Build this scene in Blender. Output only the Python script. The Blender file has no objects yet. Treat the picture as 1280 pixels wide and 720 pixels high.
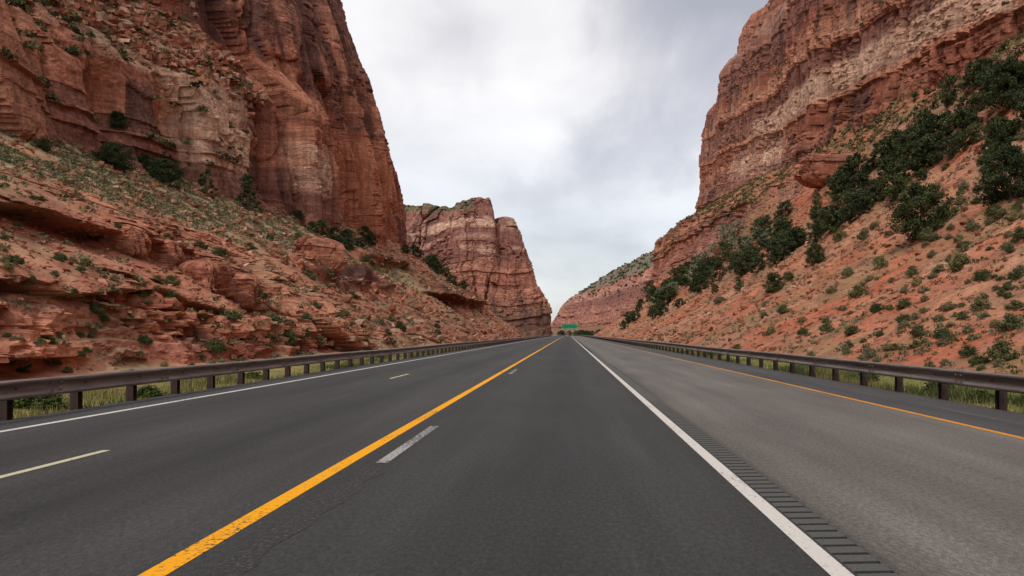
import bpy, math, random
import numpy as np
from mathutils import Vector
from mathutils.bvhtree import BVHTree

random.seed(7)
rng = np.random.default_rng(11)
R = math.radians
scene = bpy.context.scene
COL = scene.collection
F, CX, CY, EYE = 950.0, 710.0, 417.0, 1.5      # focal length in photo pixels, vanishing point, eye height

# ------------------------------------------------------------------ noise
def _h(ix, iy, seed):
    x = (ix.astype(np.int64) * 374761393 + iy.astype(np.int64) * 668265263 + seed * 1442695041) & 0xFFFFFFFF
    x = ((x ^ (x >> 13)) * 1274126177) & 0xFFFFFFFF
    x = ((x ^ (x >> 16)) * 2246822519) & 0xFFFFFFFF
    x = x ^ (x >> 15)
    return (x & 0xFFFFFF) / float(0xFFFFFF)

def vn(x, y, seed=0):
    x = np.asarray(x, float); y = np.asarray(y, float)
    ix = np.floor(x); iy = np.floor(y)
    fx = x - ix; fy = y - iy
    fx = fx*fx*fx*(fx*(fx*6-15)+10); fy = fy*fy*fy*(fy*(fy*6-15)+10)
    ix = ix.astype(np.int64); iy = iy.astype(np.int64)
    a = _h(ix, iy, seed); b = _h(ix+1, iy, seed); c = _h(ix, iy+1, seed); d = _h(ix+1, iy+1, seed)
    return (a+(b-a)*fx)*(1-fy) + (c+(d-c)*fx)*fy

def fbm(x, y, seed=0, o=4, g=0.5):
    s = 0; a = 1; t = 0
    for i in range(o):
        s = s + a*vn(x*2**i+i*17.3, y*2**i+i*9.1, seed+i*31); t += a; a *= g
    return s/t - 0.5            # about -0.5..0.5

def vor(x, y, seed=0, jit=0.9, sq=False):
    ix = np.floor(x).astype(np.int64); iy = np.floor(y).astype(np.int64)
    f1 = np.full(x.shape, 9.0); f2 = np.full(x.shape, 9.0); cr = np.zeros(x.shape)
    for dx in (-1, 0, 1):
        for dy in (-1, 0, 1):
            jx = ix+dx; jy = iy+dy
            px = jx + 0.5 + (_h(jx, jy, seed)-0.5)*jit
            py = jy + 0.5 + (_h(jx, jy, seed+77)-0.5)*jit
            d = np.maximum(np.abs(px-x), np.abs(py-y)*.95)+.12*(np.abs(px-x)+np.abs(py-y)) if sq else np.sqrt((px-x)**2 + (py-y)**2)
            new = d < f1
            f2 = np.where(new, f1, np.minimum(f2, d))
            cr = np.where(new, _h(jx, jy, seed+191), cr)
            f1 = np.where(new, d, f1)
    return f1, f2, cr

def layer(z, seed):
    i = np.floor(z).astype(np.int64)
    return _h(i, i*0, seed), z - i

def sstep(a, b, x):
    t = np.clip((x-a)/(b-a), 0, 1); return t*t*(3-2*t)

# ------------------------------------------------------------------ meshes
def tag(o, label=None, cat=None, group=None, kind=None):
    if label: o['label'] = label
    if cat: o['category'] = cat
    if group: o['group'] = group
    if kind: o['kind'] = kind
    return o

def np_mesh(name, V, Fa, mat, colors=None, smooth=False, uv=None):
    V = np.asarray(V, np.float32); Fa = np.asarray(Fa, np.int32)
    me = bpy.data.meshes.new(name)
    n, k = Fa.shape
    me.vertices.add(len(V)); me.vertices.foreach_set('co', V.ravel())
    me.loops.add(n*k); me.loops.foreach_set('vertex_index', Fa.ravel())
    me.polygons.add(n)
    me.polygons.foreach_set('loop_start', np.arange(0, n*k, k, dtype=np.int32))
    me.polygons.foreach_set('loop_total', np.full(n, k, np.int32))
    me.polygons.foreach_set('use_smooth', np.full(n, smooth, bool))
    me.update(calc_edges=True)
    if colors is not None:
        ca = me.color_attributes.new(name='col', type='FLOAT_COLOR', domain='POINT')
        c4 = np.ones((len(V), 4), np.float32); c4[:, :3] = colors
        ca.data.foreach_set('color', c4.ravel())
    if uv is not None:
        ul = me.uv_layers.new(name='UVMap')
        ul.data.foreach_set('uv', np.asarray(uv, np.float32)[Fa.ravel()].ravel())
    me.materials.append(mat)
    return me

def link(name, me, parent=None, loc=(0, 0, 0)):
    o = bpy.data.objects.new(name, me); COL.objects.link(o)
    o.location = loc
    if parent: o.parent = parent
    return o

def empty(name, loc=(0, 0, 0), rz=0):
    o = bpy.data.objects.new(name, None); COL.objects.link(o)
    o.location = loc; o.rotation_euler.z = rz; o.empty_display_size = 0.3
    return o

def grid_faces(m, n, flip=False):
    i = np.arange(m-1)[:, None]*n + np.arange(n-1)[None, :]
    q = np.stack([i, i+n, i+n+1, i+1], -1).reshape(-1, 4)
    return q[:, ::-1] if flip else q

# ------------------------------------------------------------------ materials
def new_mat(name):
    m = bpy.data.materials.new(name); m.use_nodes = True
    nt = m.node_tree; nt.nodes.clear()
    out = nt.nodes.new('ShaderNodeOutputMaterial'); b = nt.nodes.new('ShaderNodeBsdfPrincipled')
    nt.links.new(b.outputs[0], out.inputs[0])
    return m, nt, b

def node(nt, typ, **kw):
    n = nt.nodes.new(typ)
    for k, v in kw.items():
        if k in n.inputs: n.inputs[k].default_value = v
        else: setattr(n, k, v)
    return n

def mult(nt, a, b, fac=1.0, mode='MULTIPLY'):
    m = nt.nodes.new('ShaderNodeMix'); m.data_type = 'RGBA'; m.blend_type = mode
    m.inputs[0].default_value = fac
    nt.links.new(a, m.inputs[6]); nt.links.new(b, m.inputs[7])
    return m.outputs[2]

def ramp(nt, fac, stops):
    r = nt.nodes.new('ShaderNodeValToRGB')
    el = r.color_ramp.elements
    el[0].position, el[0].color = stops[0][0], (*stops[0][1], 1)
    el[1].position, el[1].color = stops[-1][0], (*stops[-1][1], 1)
    for p, c in stops[1:-1]:
        e = el.new(p); e.color = (*c, 1)
    nt.links.new(fac, r.inputs[0])
    return r.outputs[0]

def g3(v): return (v, v, v)

def attr_mat(name, scale, lo=0.7, hi=1.3, bump=0.3, rough=0.95, dist=0.1, bed=0):
    m, nt, b = new_mat(name)
    at = node(nt, 'ShaderNodeAttribute'); at.attribute_name = 'col'
    tc = node(nt, 'ShaderNodeTexCoord')
    nz = node(nt, 'ShaderNodeTexNoise', Scale=scale, Detail=6.0, Roughness=0.65)
    nt.links.new(tc.outputs['Object'], nz.inputs['Vector'])
    c = mult(nt, at.outputs['Color'], ramp(nt, nz.outputs[0], [(0.3, g3(lo)), (0.7, g3(hi))]))
    if bed:
        for sc3, a, b2 in (((.25, .25, 3.2), .83, 1.14), ((1.2, 1.2, .10), .66, 1.28)):
            mpp = node(nt, 'ShaderNodeMapping'); mpp.inputs['Scale'].default_value = tuple(v*bed for v in sc3)
            nt.links.new(tc.outputs['Object'], mpp.inputs[0])
            nb = node(nt, 'ShaderNodeTexNoise', Scale=1.0, Detail=6.0, Roughness=0.7, Distortion=.4); nt.links.new(mpp.outputs[0], nb.inputs[0])
            c = mult(nt, c, ramp(nt, nb.outputs[0], [(0.34, g3(a)), (0.66, g3(b2))]))
    nt.links.new(c, b.inputs['Base Color'])
    b.inputs['Roughness'].default_value = rough
    b.inputs['Specular IOR Level'].default_value = 0.15
    if bump:
        bp = node(nt, 'ShaderNodeBump', Strength=bump, Distance=dist)
        nt.links.new(nz.outputs[0], bp.inputs['Height']); nt.links.new(bp.outputs[0], b.inputs['Normal'])
    return m

ROCK = attr_mat('sandstone', 2.2, 0.72, 1.28, 0.8, dist=0.4, bed=1.0)
SOIL = attr_mat('red_soil', 5.0, 0.7, 1.3, 0.5, dist=0.1)
FARROCK = attr_mat('far_sandstone', 0.5, 0.72, 1.28, 0.7, dist=0.9, bed=.45)

def leaf_mat(name, rough=0.8):
    m, nt, b = new_mat(name)
    at = node(nt, 'ShaderNodeAttribute'); at.attribute_name = 'col'
    oi = node(nt, 'ShaderNodeObjectInfo')
    c = mult(nt, at.outputs['Color'], ramp(nt, oi.outputs['Random'], [(0, (0.75, 0.8, 0.8)), (0.5, (1.0, 1.0, 1.0)), (1, (1.3, 1.2, 1.05))]))
    nt.links.new(c, b.inputs['Base Color'])
    b.inputs['Roughness'].default_value = rough
    b.inputs['Specular IOR Level'].default_value = 0.2
    return m
LEAF = leaf_mat('leaves')

def bark_mat():
    m, nt, b = new_mat('bark')
    tc = node(nt, 'ShaderNodeTexCoord'); nz = node(nt, 'ShaderNodeTexNoise', Scale=9.0, Detail=4.0)
    nt.links.new(tc.outputs['Object'], nz.inputs[0])
    nt.links.new(ramp(nt, nz.outputs[0], [(0.3, (0.05, 0.035, 0.025)), (0.7, (0.14, 0.1, 0.075))]), b.inputs['Base Color'])
    b.inputs['Roughness'].default_value = 0.9
    return m
BARK = bark_mat()

# ------------------------------------------------------------------ lofted landforms
def project(P):
    d = np.maximum(P[..., 1], 14.0)
    return CX + F*P[..., 0]/d, CY - F*(P[..., 2]-EYE)/d

def smooth_table(T, n=320, win=5):
    """T: stations x contours x 3 -> dense along the stations, softened."""
    T = np.asarray(T, float)
    mid = T[:, T.shape[1]//2, :2]
    t = np.concatenate([[0], np.cumsum(np.linalg.norm(np.diff(mid, axis=0), axis=1)+1e-6)])
    tt = np.linspace(0, t[-1], n)
    D = np.stack([[np.interp(tt, t, T[:, k, c]) for c in range(3)] for k in range(T.shape[1])], 0)  # k,3,n
    ker = np.ones(win)/win
    pad = win//2
    Dp = np.pad(D, ((0, 0), (0, 0), (pad, pad)), mode='edge')
    D = np.apply_along_axis(lambda a: np.convolve(a, ker, 'valid'), 2, Dp)
    return D.transpose(2, 0, 1)

def resample(D, nu, nv):
    """pick columns and rows so that they are evenly spread where they show."""
    n, k, _ = D.shape
    vv = np.linspace(0, k-1, 90)
    G = np.stack([[np.interp(vv, np.arange(k), D[i, :, c]) for c in range(3)] for i in range(n)], 0).transpose(0, 2, 1)
    px, py = project(G)
    ins = ((px > -60) & (px < 1340) & (py > -60) & (G[..., 1] > 5)).astype(float)
    du = np.hypot(np.diff(px, axis=0), np.diff(py, axis=0)); iu = (ins[1:]+ins[:-1])/2
    real = np.linalg.norm(np.diff(G, axis=0), axis=2).mean(1)
    wu = (np.minimum(du, 60)*iu).max(1)*0.5 + (np.minimum(du, 60)*iu).mean(1)
    wu = wu/wu.sum() + 0.12*real/real.sum()
    cu = np.concatenate([[0], np.cumsum(wu)]); cu /= cu[-1]
    ui = np.interp(np.linspace(0, 1, nu), cu, np.arange(n))
    dv = np.hypot(np.diff(px, axis=1), np.diff(py, axis=1)); iv = (ins[:, 1:]+ins[:, :-1])/2
    realv = np.linalg.norm(np.diff(G, axis=1), axis=2).mean(0)
    wv = (np.minimum(dv, 60)*iv).mean(0)
    wv = wv/wv.sum() + 0.12*realv/realv.sum()
    cv = np.concatenate([[0], np.cumsum(wv)]); cv /= cv[-1]
    vi = np.interp(np.linspace(0, 1, nv), cv, vv)
    C = np.stack([[np.interp(ui, np.arange(n), D[:, j, c]) for c in range(3)] for j in range(k)], 0)  # k,3,nu
    j0 = np.minimum(np.floor(vi).astype(int), k-2); f = vi-j0
    P = C[j0]*(1-f)[:, None, None] + C[j0+1]*f[:, None, None]          # nv,3,nu
    return P.transpose(2, 0, 1)                                         # nu,nv,3

def normals(P):
    a = np.gradient(P, axis=0); b = np.gradient(P, axis=1)
    n = np.cross(a, b); n /= np.linalg.norm(n, axis=2, keepdims=True)+1e-9
    return n

def arc(P):
    j = P.shape[1]//2
    d = np.linalg.norm(np.diff(P[:, j, :2], axis=0), axis=1)
    return np.concatenate([[0], np.cumsum(d)])

def outward(P, sign):
    j = P.shape[1]//3
    m = P[:, j, :2]
    t = np.gradient(m, axis=0)
    ker = np.ones(31)/31
    t = np.stack([np.convolve(np.pad(t[:, c], 15, mode='edge'), ker, 'valid') for c in (0, 1)], 1)
    t /= np.linalg.norm(t, axis=1, keepdims=True)+1e-9
    return np.stack([t[:, 1], -t[:, 0], np.zeros(len(t))], 1)*sign

def mixc(a, b, m):
    m = np.asarray(m)[..., None]
    return np.asarray(a)*(1-m) + np.asarray(b)*m

RED = np.array([0.300, 0.108, 0.068]); ORANGE = np.array([0.45, 0.200, 0.125]); MAROON = np.array([0.105, 0.055, 0.048])
PALE = np.array([0.60, 0.385, 0.275]); DIRT = np.array([0.40, 0.150, 0.088]); SAGE = np.array([0.26, 0.225, 0.13]); PURP = np.array([.20, .098, .084])
DUST = np.array([0.42, 0.23, 0.145]); GREENG = np.array([0.10, 0.115, 0.035])

def rock_disp(s, z, k=1.0, seed=0, big=1.0, colm=1.0, blk=1.0, strat=1.0, fine=1.0):
    """metres outwards, block value, layer value"""
    w1 = fbm(s/28, z/28, seed+1)*7*k; w2 = fbm(s/7, z/7, seed+2, 5)*2.6*k
    s1 = s + w1 + w2; z1 = z + fbm(s/60, z/35, seed+3)*5*k + fbm(s/6, z/6, seed+4, 5)*.9*k
    d = fbm(s/(50*k), z/(150*k), seed+5, 4)*11*k*big
    # tall joints, some deep, many hairline
    f1, f2, c1 = vor(s1/(12*k), z1/(70*k), seed+6)
    deep = sstep(.3, .8, vn(s/16, z/22, seed+30))
    d += (c1-.5)*3.6*k*colm - 2.6*k*colm*deep*np.exp(-(f2-f1)/0.03)
    f1, f2, c2 = vor(s1/(4.2*k), z1/(16*k), seed+7, sq=True)
    d += (c2-.5)*1.7*k*blk - 0.8*k*blk*np.exp(-(f2-f1)/0.035)*vn(s/9, z/9, seed+31)*1.6
    patch = sstep(.45, .8, vn(s/13+5, z/9, seed+32))
    f1, f2, c3 = vor((s+w2)/(1.8*k), z1/(1.1*k), seed+8, sq=True)
    d += ((c3-.5)*0.8*k*blk)*(.12+patch)
    f1, f2, c4 = vor((s+w2)/(.8*k), z1/(.5*k), seed+13, sq=True)
    d += (c4-.5)*.32*k*blk*(.3+patch)
    # bedding: hard ledges with sharp lower lips
    L1, q = layer(z1/(6.3*k), seed+9)
    d += (L1-.5)*2.0*k*strat
    L2, q2 = layer(z1/(1.7*k), seed+10)
    d += (L2-.5)*0.7*k*strat*(0.15+1.1*sstep(.35, .7, vn(s/15, z/8, seed+12)))
    L3, q3 = layer(z1/(.6*k), seed+14)
    d += (L3-.5)*0.22*k*strat*(0.2+patch)
    d += fbm(s/2.4, z/3.5, seed+11, 5, .7)*0.75*k*fine
    return d, c1, c2, c3, L1, L2, z1, s1

def rock_color(s, z1, s1, c1, c2, c3, L1, L2, seed, pale=0.0, varn=0.5, k=1.0):
    lay = .5*L1 + .25*L2
    c = mixc(RED, ORANGE, sstep(0.2, 0.8, lay + .25*c2 + .7*fbm(s/14/k, z1/10/k, seed+20, 5)))
    L5, _ = layer(z1/(9.1*k)+3, seed+24)
    c = mixc(c, PURP, sstep(.55, .8, L5 + .5*fbm(s/20, z1/12, seed+25))*.6)
    # desert varnish: dark curtains running down the face
    st = fbm(s1/(2.4*k), z1/(50*k), seed+21, 6, 0.65) + 0.6*fbm(s1/(18*k), z1/(30*k), seed+22)
    c = mixc(c, MAROON, sstep(0.0, 0.2, st + (varn-.5)*0.6)*0.85)
    lt = fbm(s1/(1.8*k), z1/(30*k), seed+26, 5, .65)
    c = mixc(c, ORANGE*1.25, sstep(.12, .26, lt)*.4)
    # pale beds
    pm = np.clip(pale*(0.75+1.6*fbm(s/5/k, z1/2/k, seed+23, 6, .6)+0.5*(c3-.5)), 0, 1)
    c = mixc(c, PALE, pm)
    sp = fbm(s/1.3, z1/.7, seed+27, 3, .7)
    c = c*(1+.7*sp)[..., None]
    c = c*(0.86+0.28*c3)[..., None]*(0.88+0.24*L2)[..., None]
    return c

def finish(name, P, S, colr, mat, sign, label=None, kind='structure', cat=None):
    m, n = P.shape[:2]
    me = np_mesh(name, P.reshape(-1, 3), grid_faces(m, n, flip=(sign < 0)), mat, colr.reshape(-1, 3))
    o = link(name, me)
    tag(o, label, cat, None, kind)
    return o

SURF = {}
def keep(key, P):
    SURF[key] = P

# ---------- left landform
def left_slope():
    T = []
    def st(D, a1, a2, a3, a4, a5, top=None):
        T.append([(-9.9, D, -0.12), (a1[0], D, a1[1]), (a2[0], D, a2[1]), (a3[0], D, a3[1]), (a4[0], D, a4[1]), (a5[0], D, a5[1]), (a5[0]-9, D, a5[1]+5)])
    bl = [(-14.5, .35), (-18.5, 4.2), (-26, 8.8), (-36, 13.0), (-45.5, 17.0)]
    for D in (-30, 0, 20, 40, 50): st(D, *bl)
    st(62, (-13.6, .2), (-19, 3.6), (-27, 8.6), (-36.5, 13.6), (-45.5, 18))
    st(75, (-13, .1), (-20, 3.6), (-28, 8.6), (-37, 14), (-45.5, 18.8))
    st(110, (-12.6, 0), (-20, 3.8), (-28, 9), (-37, 14.8), (-45.5, 19.8))
    st(150, (-12.6, 0), (-20, 4.4), (-28, 10.4), (-37, 17), (-45.5, 23))
    st(190, (-12.6, 0), (-20, 4.8), (-28, 11.6), (-37, 18.8), (-45.5, 25.5))
    st(215, (-12.6, 0), (-20, 5.2), (-28.5, 12.6), (-37.5, 20.5), (-46, 27.5))
    def wr(*pts):
        T.append(list(pts))
    wr((-10.2, 236, -.1), (-13, 235, .1), (-20.5, 233, 5.6), (-29, 229, 12.8), (-38, 225, 20.5), (-46, 221, 27.8), (-54, 214, 32))
    wr((-12, 262, -.1), (-15, 258, .1), (-22.5, 250, 5.4), (-31, 242, 12.2), (-40, 235, 19.5), (-49, 229, 27), (-58, 220, 32))
    wr((-22, 285, -.1), (-26, 280, .1), (-32, 268, 5.4), (-39, 256, 12), (-48, 247, 19), (-58, 240, 26), (-66, 230, 31))
    wr((-70, 305, -.1), (-70, 300, .1), (-70, 285, 6), (-72, 272, 13), (-76, 262, 19), (-80, 252, 26), (-86, 242, 31))
    wr((-160, 315, -.1), (-160, 310, .1), (-160, 295, 6), (-160, 282, 13), (-160, 270, 19), (-160, 258, 26), (-160, 246, 31))
    P = resample(smooth_table(T), 760, 430)
    s = arc(P)[:, None] + 0*P[..., 0]; z = P[..., 2]; D = P[..., 1]
    out = outward(P, 1)[:, None, :]
    up = sstep(0.2, 2.5, z)
    zz = z + fbm(s/25, z/12, 5)*2.2 + 0.03*D
    bl = (1-sstep(50, 72, D+fbm(s/9, z/3, 6)*20))*sstep(-.1, .8, z)*(1-sstep(8.4, 10.5, z + fbm(s/8, z/8, 12)*3))
    zq = z/1.25 + fbm(s/11, z/5, 7)*1.0
    L, q = layer(zq, 8)
    f1, f2, cb = vor((s+fbm(s/4, z/4, 9)*3)/7.0, zq*0.25, 10)
    e1 = 5.7 + fbm(s/9, s*0, 50)*1.6 + (cb-.5)*.5
    slab = sstep(e1-.12, e1+.12, z)*(1-.75*sstep(e1+.3, e1+3.0, z))
    nr = 1-sstep(39, 45, D)
    d = bl*nr*(slab*(1.5+(cb-.5)*1.1) - slab*.6*np.exp(-(f2-f1)/.035))
    d += bl*(1-nr)*((cb-.5)*1.8 - .5*np.exp(-(f2-f1)/.04))
    e2 = 2.9 + fbm(s/6, s*0, 51)*1.8
    d += bl*sstep(e2-.1, e2+.1, z)*(1-sstep(e2+.2, e2+2.2, z))*.9*sstep(.35, .6, vn(s/7, z*0+3, 52))
    lowr = 1-sstep(2.4, 3.4, z+fbm(s/6, z/3, 53)*2)
    f1, f2, cs = vor(s/1.7, zq*1.5, 13)
    d += bl*lowr*((q-.45)*.8 + (L-.5)*.8 + (cs-.5)*.7)
    upr = sstep(6.5, 8, z)
    d += bl*((L-.5)*.5 + (cs-.5)*.16 + fbm(s/9, z/4, 54, 3)*1.6 + fbm(s/2.2, z/.8, 14, 5, .6)*0.5)
    # rock ledges breaking out of the talus further on
    band = np.exp(-((z - (9.5+0.012*(D-100)) - fbm(s/20, z*0, 15)*3)/2.1)**2)*sstep(0.02, 0.16, fbm(s/26, z/40, 16)+0.10*np.exp(-((D-165)/45)**2)+.03)*(1-bl)*sstep(60, 80, D)
    band2 = np.exp(-((z - 14.5 - fbm(s/20, z*0, 17)*4)/1.6)**2)*sstep(0.04, 0.15, fbm(s/18, z/40, 18)+.02)*(1-bl)*sstep(75, 95, D)
    bd = np.maximum(band, band2)
    e5 = 9.3 + fbm(s/12, s*0, 55)*1.4 + .012*(D-165)
    nb = sstep(138, 150, D+fbm(s/5, z/9, 56)*10)*(1-sstep(203, 214, D+fbm(s/5, z/9, 57)*10))
    nose = nb*sstep(e5-.2, e5+.2, z)*(1-sstep(e5+2.6, e5+5.2, z))
    zq2 = z/2.6 + fbm(s/9, z/9, 19)
    L3, q3 = layer(zq2, 20)
    f1, f2, cb2 = vor(s/5, zq2*.7, 21)
    f1, f2, cn = vor(s/9, z/30+2, 58)
    d += nose*(2.8+(cn-.5)*1.6-.9*np.exp(-(f2-f1)/.04)+fbm(s/3, z/1, 59, 4)*.6) - nb*1.2*sstep(e5-3, e5-.4, z)*(1-sstep(e5-.2, e5+.2, z))
    bd = np.maximum(bd, nose)
    d += bd*(1-.7*(nose > .3))*(1.8 + (q3-.4)*3.2 + (cb2-.5)*1.6 - .7*np.exp(-(f2-f1)/.06))
    f1, f2, cq = vor((s+fbm(s/4, z/4, 62)*2)/2.3, z/.85+fbm(s/7, z/7, 63)*2, 64, sq=True)
    gp = sstep(.42, .7, vn(s/6, z/2.5, 65))
    d += bl*(cq-.5)*(.2+1.0*gp)
    f1, f2, cq2 = vor(s/.9, z/.4, 66, sq=True)
    d += bl*(cq2-.5)*(.08+.45*gp)
    low = (1-bl)*sstep(45, 60, D)*(1-sstep(4, 6.5, z+fbm(s/12, z/6, 22)*5))*sstep(.1, 1, z)
    f1, f2, cl = vor(s/3.2, z/1.7, 23)
    d += low*((cl-.5)*.8 - .3*np.exp(-(f2-f1)/.08) + fbm(s/5, z/2.5, 24)*2.2)
    talus = (1-bl)*(1-np.clip(bd, 0, 1))
    dn = talus*up*(fbm(s/9, z/40, 25)*2.6 + fbm(s/2.6, z/2.6, 26, 5, .62)*1.0)
    f1, f2, ct = vor(s/1.5, z/1.0, 27)
    dn += talus*up*np.maximum(0, .45-f1)*(ct > .45)*.9
    d += dn
    d *= sstep(-.12, .5, z)
    Q = P + out*d[..., None]
    Q[..., 2] += (1-np.clip(bl+bd, 0, 1))*fbm(s/3, z/3+D/9, 28)*0.5*up
    Q[..., 2] += 0.05*fbm(s/2, P[..., 0]/1.5, 29)*(1-up)
    N = np.abs(normals(Q)[..., 2])
    soil = mixc(DIRT, ORANGE*0.9, fbm(s/12, z/5, 30)+.5)
    soil = mixc(soil, DUST*.9, sstep(.06, .2, fbm(s/2.2, z/1.6, 60, 5, .65))*.7)
    soil = soil*(1+.45*fbm(s/.9, z/.7, 61, 3, .7))[..., None]
    green = sstep(-0.03, 0.13, fbm(s/7, z/5, 31, 5) + 0.30*sstep(9, 12, z+fbm(s/10, z/10, 32)*4)*(1-sstep(120, 175, D)) - 0.13*sstep(60, 90, D)*(1-sstep(9, 12, z)))
    soil = mixc(soil, SAGE, green*.9)
    rk = mixc(RED*1.05, ORANGE, sstep(.2, .8, .5*L+.5*cb + fbm(s/6, z/3, 33)))
    rk = mixc(rk, MAROON*1.3, sstep(.1, .3, fbm(s/5, z/1.2, 34, 5))*.4)
    rk = rk*(0.85+.3*cs)[..., None]
    rk2 = mixc(RED*1.1, MAROON*1.3, sstep(-.05, .2, fbm(s/6, z/2, 35)))
    c = mixc(soil, rk, np.clip(bl*(1-.6*sstep(.75, .95, N)), 0, 1))
    c = mixc(c, rk2, np.clip(np.clip(bd, 0, 1)*1.4, 0, 1)*(1-.5*sstep(.75, .95, N)))
    c = mixc(c, mixc(MAROON*1.7, RED, fbm(s/3, z/2, 36)+.5), low*.6)
    vg = 1-sstep(.0, .35, z)
    c = mixc(c, mixc(GREENG, np.array([.30, .25, .09]), fbm(s/1.5, P[..., 0]/1.5, 37)+.5), vg)
    c = c*(0.86+.28*ct)[..., None]
    keep('left', Q)
    o = finish('left_hillside', Q, s, c, SOIL, 1, kind='structure')
    return o

def left_cliff():
    T = []
    def st(D, foot, c2, c3, rest, off=0):
        x, h = foot
        T.append([(x-2, D, h-7), (x, D, h), (*[c2[0]], D, c2[1]), (c3[0], D, c3[1])] + [(rx, D, rh) for rx, rh in rest] + [(rest[-1][0]-120, D, rest[-1][1]+8)])
    near = [(-66, 60), (-69, 74), (-74, 90), (-77, 100), (-90, 132)]
    full = [(-51.5, 60), (-56, 74), (-61, 90), (-65, 100), (-77, 132)]
    def mx(a, b, t): return [(p[0]*(1-t)+q[0]*t, p[1]*(1-t)+q[1]*t) for p, q in zip(a, b)]
    for D in (-40, 0, 40): st(D, (-45.5, 16), (-48, 27), (-62, 47), near)
    st(67, (-45.5, 18.2), (-48.5, 29.0), (-63, 47), near)
    st(83, (-45.5, 18.6), (-48.5, 31), (-64, 49), near)
    st(95, (-45.5, 19), (-48, 33.5), (-64, 50), near)
    st(106, (-45.5, 19.4), (-47.5, 37), (-62, 49), mx(near, full, .15))
    st(118, (-45, 20), (-47, 38), (-57, 47), mx(near, full, .5))
    st(130, (-45, 21), (-46.3, 39), (-50, 44), mx(near, full, .85))
    st(145, (-45, 22), (-46, 38), (-47.5, 42), full)
    st(180, (-45, 24), (-46, 38), (-47.2, 43), full)
    st(208, (-45, 26), (-46, 38), (-47.0, 43), full)
    # the nose
    def wr(pts): T.append(pts)
    wr([(-47.5, 221, 20), (-45.4, 222, 27), (-46.2, 222, 38), (-47.2, 222, 43), (-52, 221.5, 60), (-57, 221, 74), (-61.5, 220, 90), (-65.5, 219, 100), (-78, 215, 132), (-200, 205, 140)])
    wr([(-51, 229, 20), (-49, 231, 27), (-50.5, 230.5, 38), (-51.5, 230, 43), (-57, 229, 60), (-62, 228, 74), (-66.5, 227, 90), (-70.5, 226, 100), (-83, 222, 132), (-200, 207, 140)])
    wr([(-67, 238, 20), (-66, 240, 26), (-67, 239, 38), (-68, 238, 43), (-72, 236, 60), (-76, 234, 74), (-80, 233, 90), (-83, 231, 100), (-95, 226, 132), (-200, 209, 140)])
    wr([(-120, 248, 20), (-120, 250, 26), (-120, 249, 38), (-120, 248, 43), (-120, 244, 60), (-121, 242, 74), (-121, 240, 90), (-122, 238, 100), (-124, 232, 132), (-200, 212, 140)])
    wr([(-190, 252, 20), (-190, 254, 26), (-190, 253, 38), (-190, 252, 43), (-190, 250, 60), (-190, 247, 74), (-190, 244, 90), (-190, 240, 100), (-190, 236, 132), (-202, 215, 140)])
    P = resample(smooth_table(T, win=3), 820, 620)
    s = arc(P)[:, None] + 0*P[..., 0]; z = P[..., 2]; D = P[..., 1]
    zs = z - 0.03*(D-100)
    out = outward(P, 1)[:, None, :]
    # benches: the rubble shelf above the lower wall of the near part
    bench = sstep(28, 33, z - 0.12*(D-70) + fbm(s/9, z/9, 52)*4)*(1-sstep(46, 51, z + fbm(s/9, z/9, 53)*6))*(1-sstep(104, 122, D))
    stratw = 0.25 + 0.7*(1-sstep(90, 125, D))
    d, c1, c2, c3, L1, L2, z1, s1 = rock_disp(s, zs, 1.0, 40, big=.8, colm=.9, blk=.75, strat=stratw*.8, fine=.9)
    # tall flutes of the main wall
    main = sstep(112, 128, D)
    fl, fl2, cf = vor((s+fbm(s/20, z/60, 54)*8)/8.5, z/150+3, 55)
    d += main*((cf-.5)*6.0 - 4.0*np.exp(-(fl2-fl)/.05)*vn(s/14, z/30, 63)*1.5)
    # a deep recess where the shelf meets the main wall
    d -= 5.0*np.exp(-((D-(114+fbm(s/6, z/8, 56)*5))/3.2)**2)*sstep(19, 24, z)*(1-sstep(37, 43, z))
    wob = fbm(s/9, z/7, 66, 5)*3.5
    for gx, gw, gd, za, zb in ((118.5, .8, 4.2, 19, 38), (123.5, .6, 3.4, 19, 41), (127.0, .5, 2.6, 19, 34), (131.5, .7, 3.0, 19, 46), (146, .6, 2.8, 36, 110), (160, .7, 2.2, 19, 60), (175, .8, 2.6, 44, 110), (196, .8, 3.0, 19, 110), (204, .7, 2.6, 19, 80), (210, .6, 2.4, 19, 70), (138, .6, 2.4, 42, 100)):
        d -= gd*1.15*np.exp(-(((D+wob*.35)-gx)/(gw*1.7))**2)*sstep(za-1, za+2, z)*(1-sstep(zb-4, zb+1, z))
    hole = np.exp(-(((D-79)/3.0)**2+((z-25)/4.5)**2)); d -= 5.5*hole
    hole2 = np.exp(-(((D-93)/3.2)**2+((z-27)/3.2)**2)); d -= 2.5*hole2
    rub = bench*(fbm(s/5, z/3, 57, 5, .62)*4.0)
    f1, f2, cr = vor(s/2.6, z/1.9, 58)
    d = d*(1-.72*bench) + rub + bench*((cr-.5)*1.5)
    lowf = 1-sstep(1, 5, z - (P[:, 1, 2][:, None]))
    edge = sstep(0, 1, 1-np.abs(0*z))
    Q = P + out*d[..., None]
    Q[..., 2] += fbm(s/8, P[..., 0]/9, 59)*3*sstep(95, 130, z)
    N = normals(Q)[..., 2]
    pale = 1.5*np.exp(-((zs-30)/6.5)**4)*sstep(90, 95, D+fbm(s/5, z/5, 62)*8)*(1-sstep(109, 113, D))
    pale += .9*np.exp(-((zs-34)/2.0)**2)*sstep(66, 84, D)*(1-sstep(108, 114, D))
    pale += 1.2*np.exp(-((D-128)/4)**2)*sstep(23, 27, z)*(1-sstep(31, 34, z))
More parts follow.
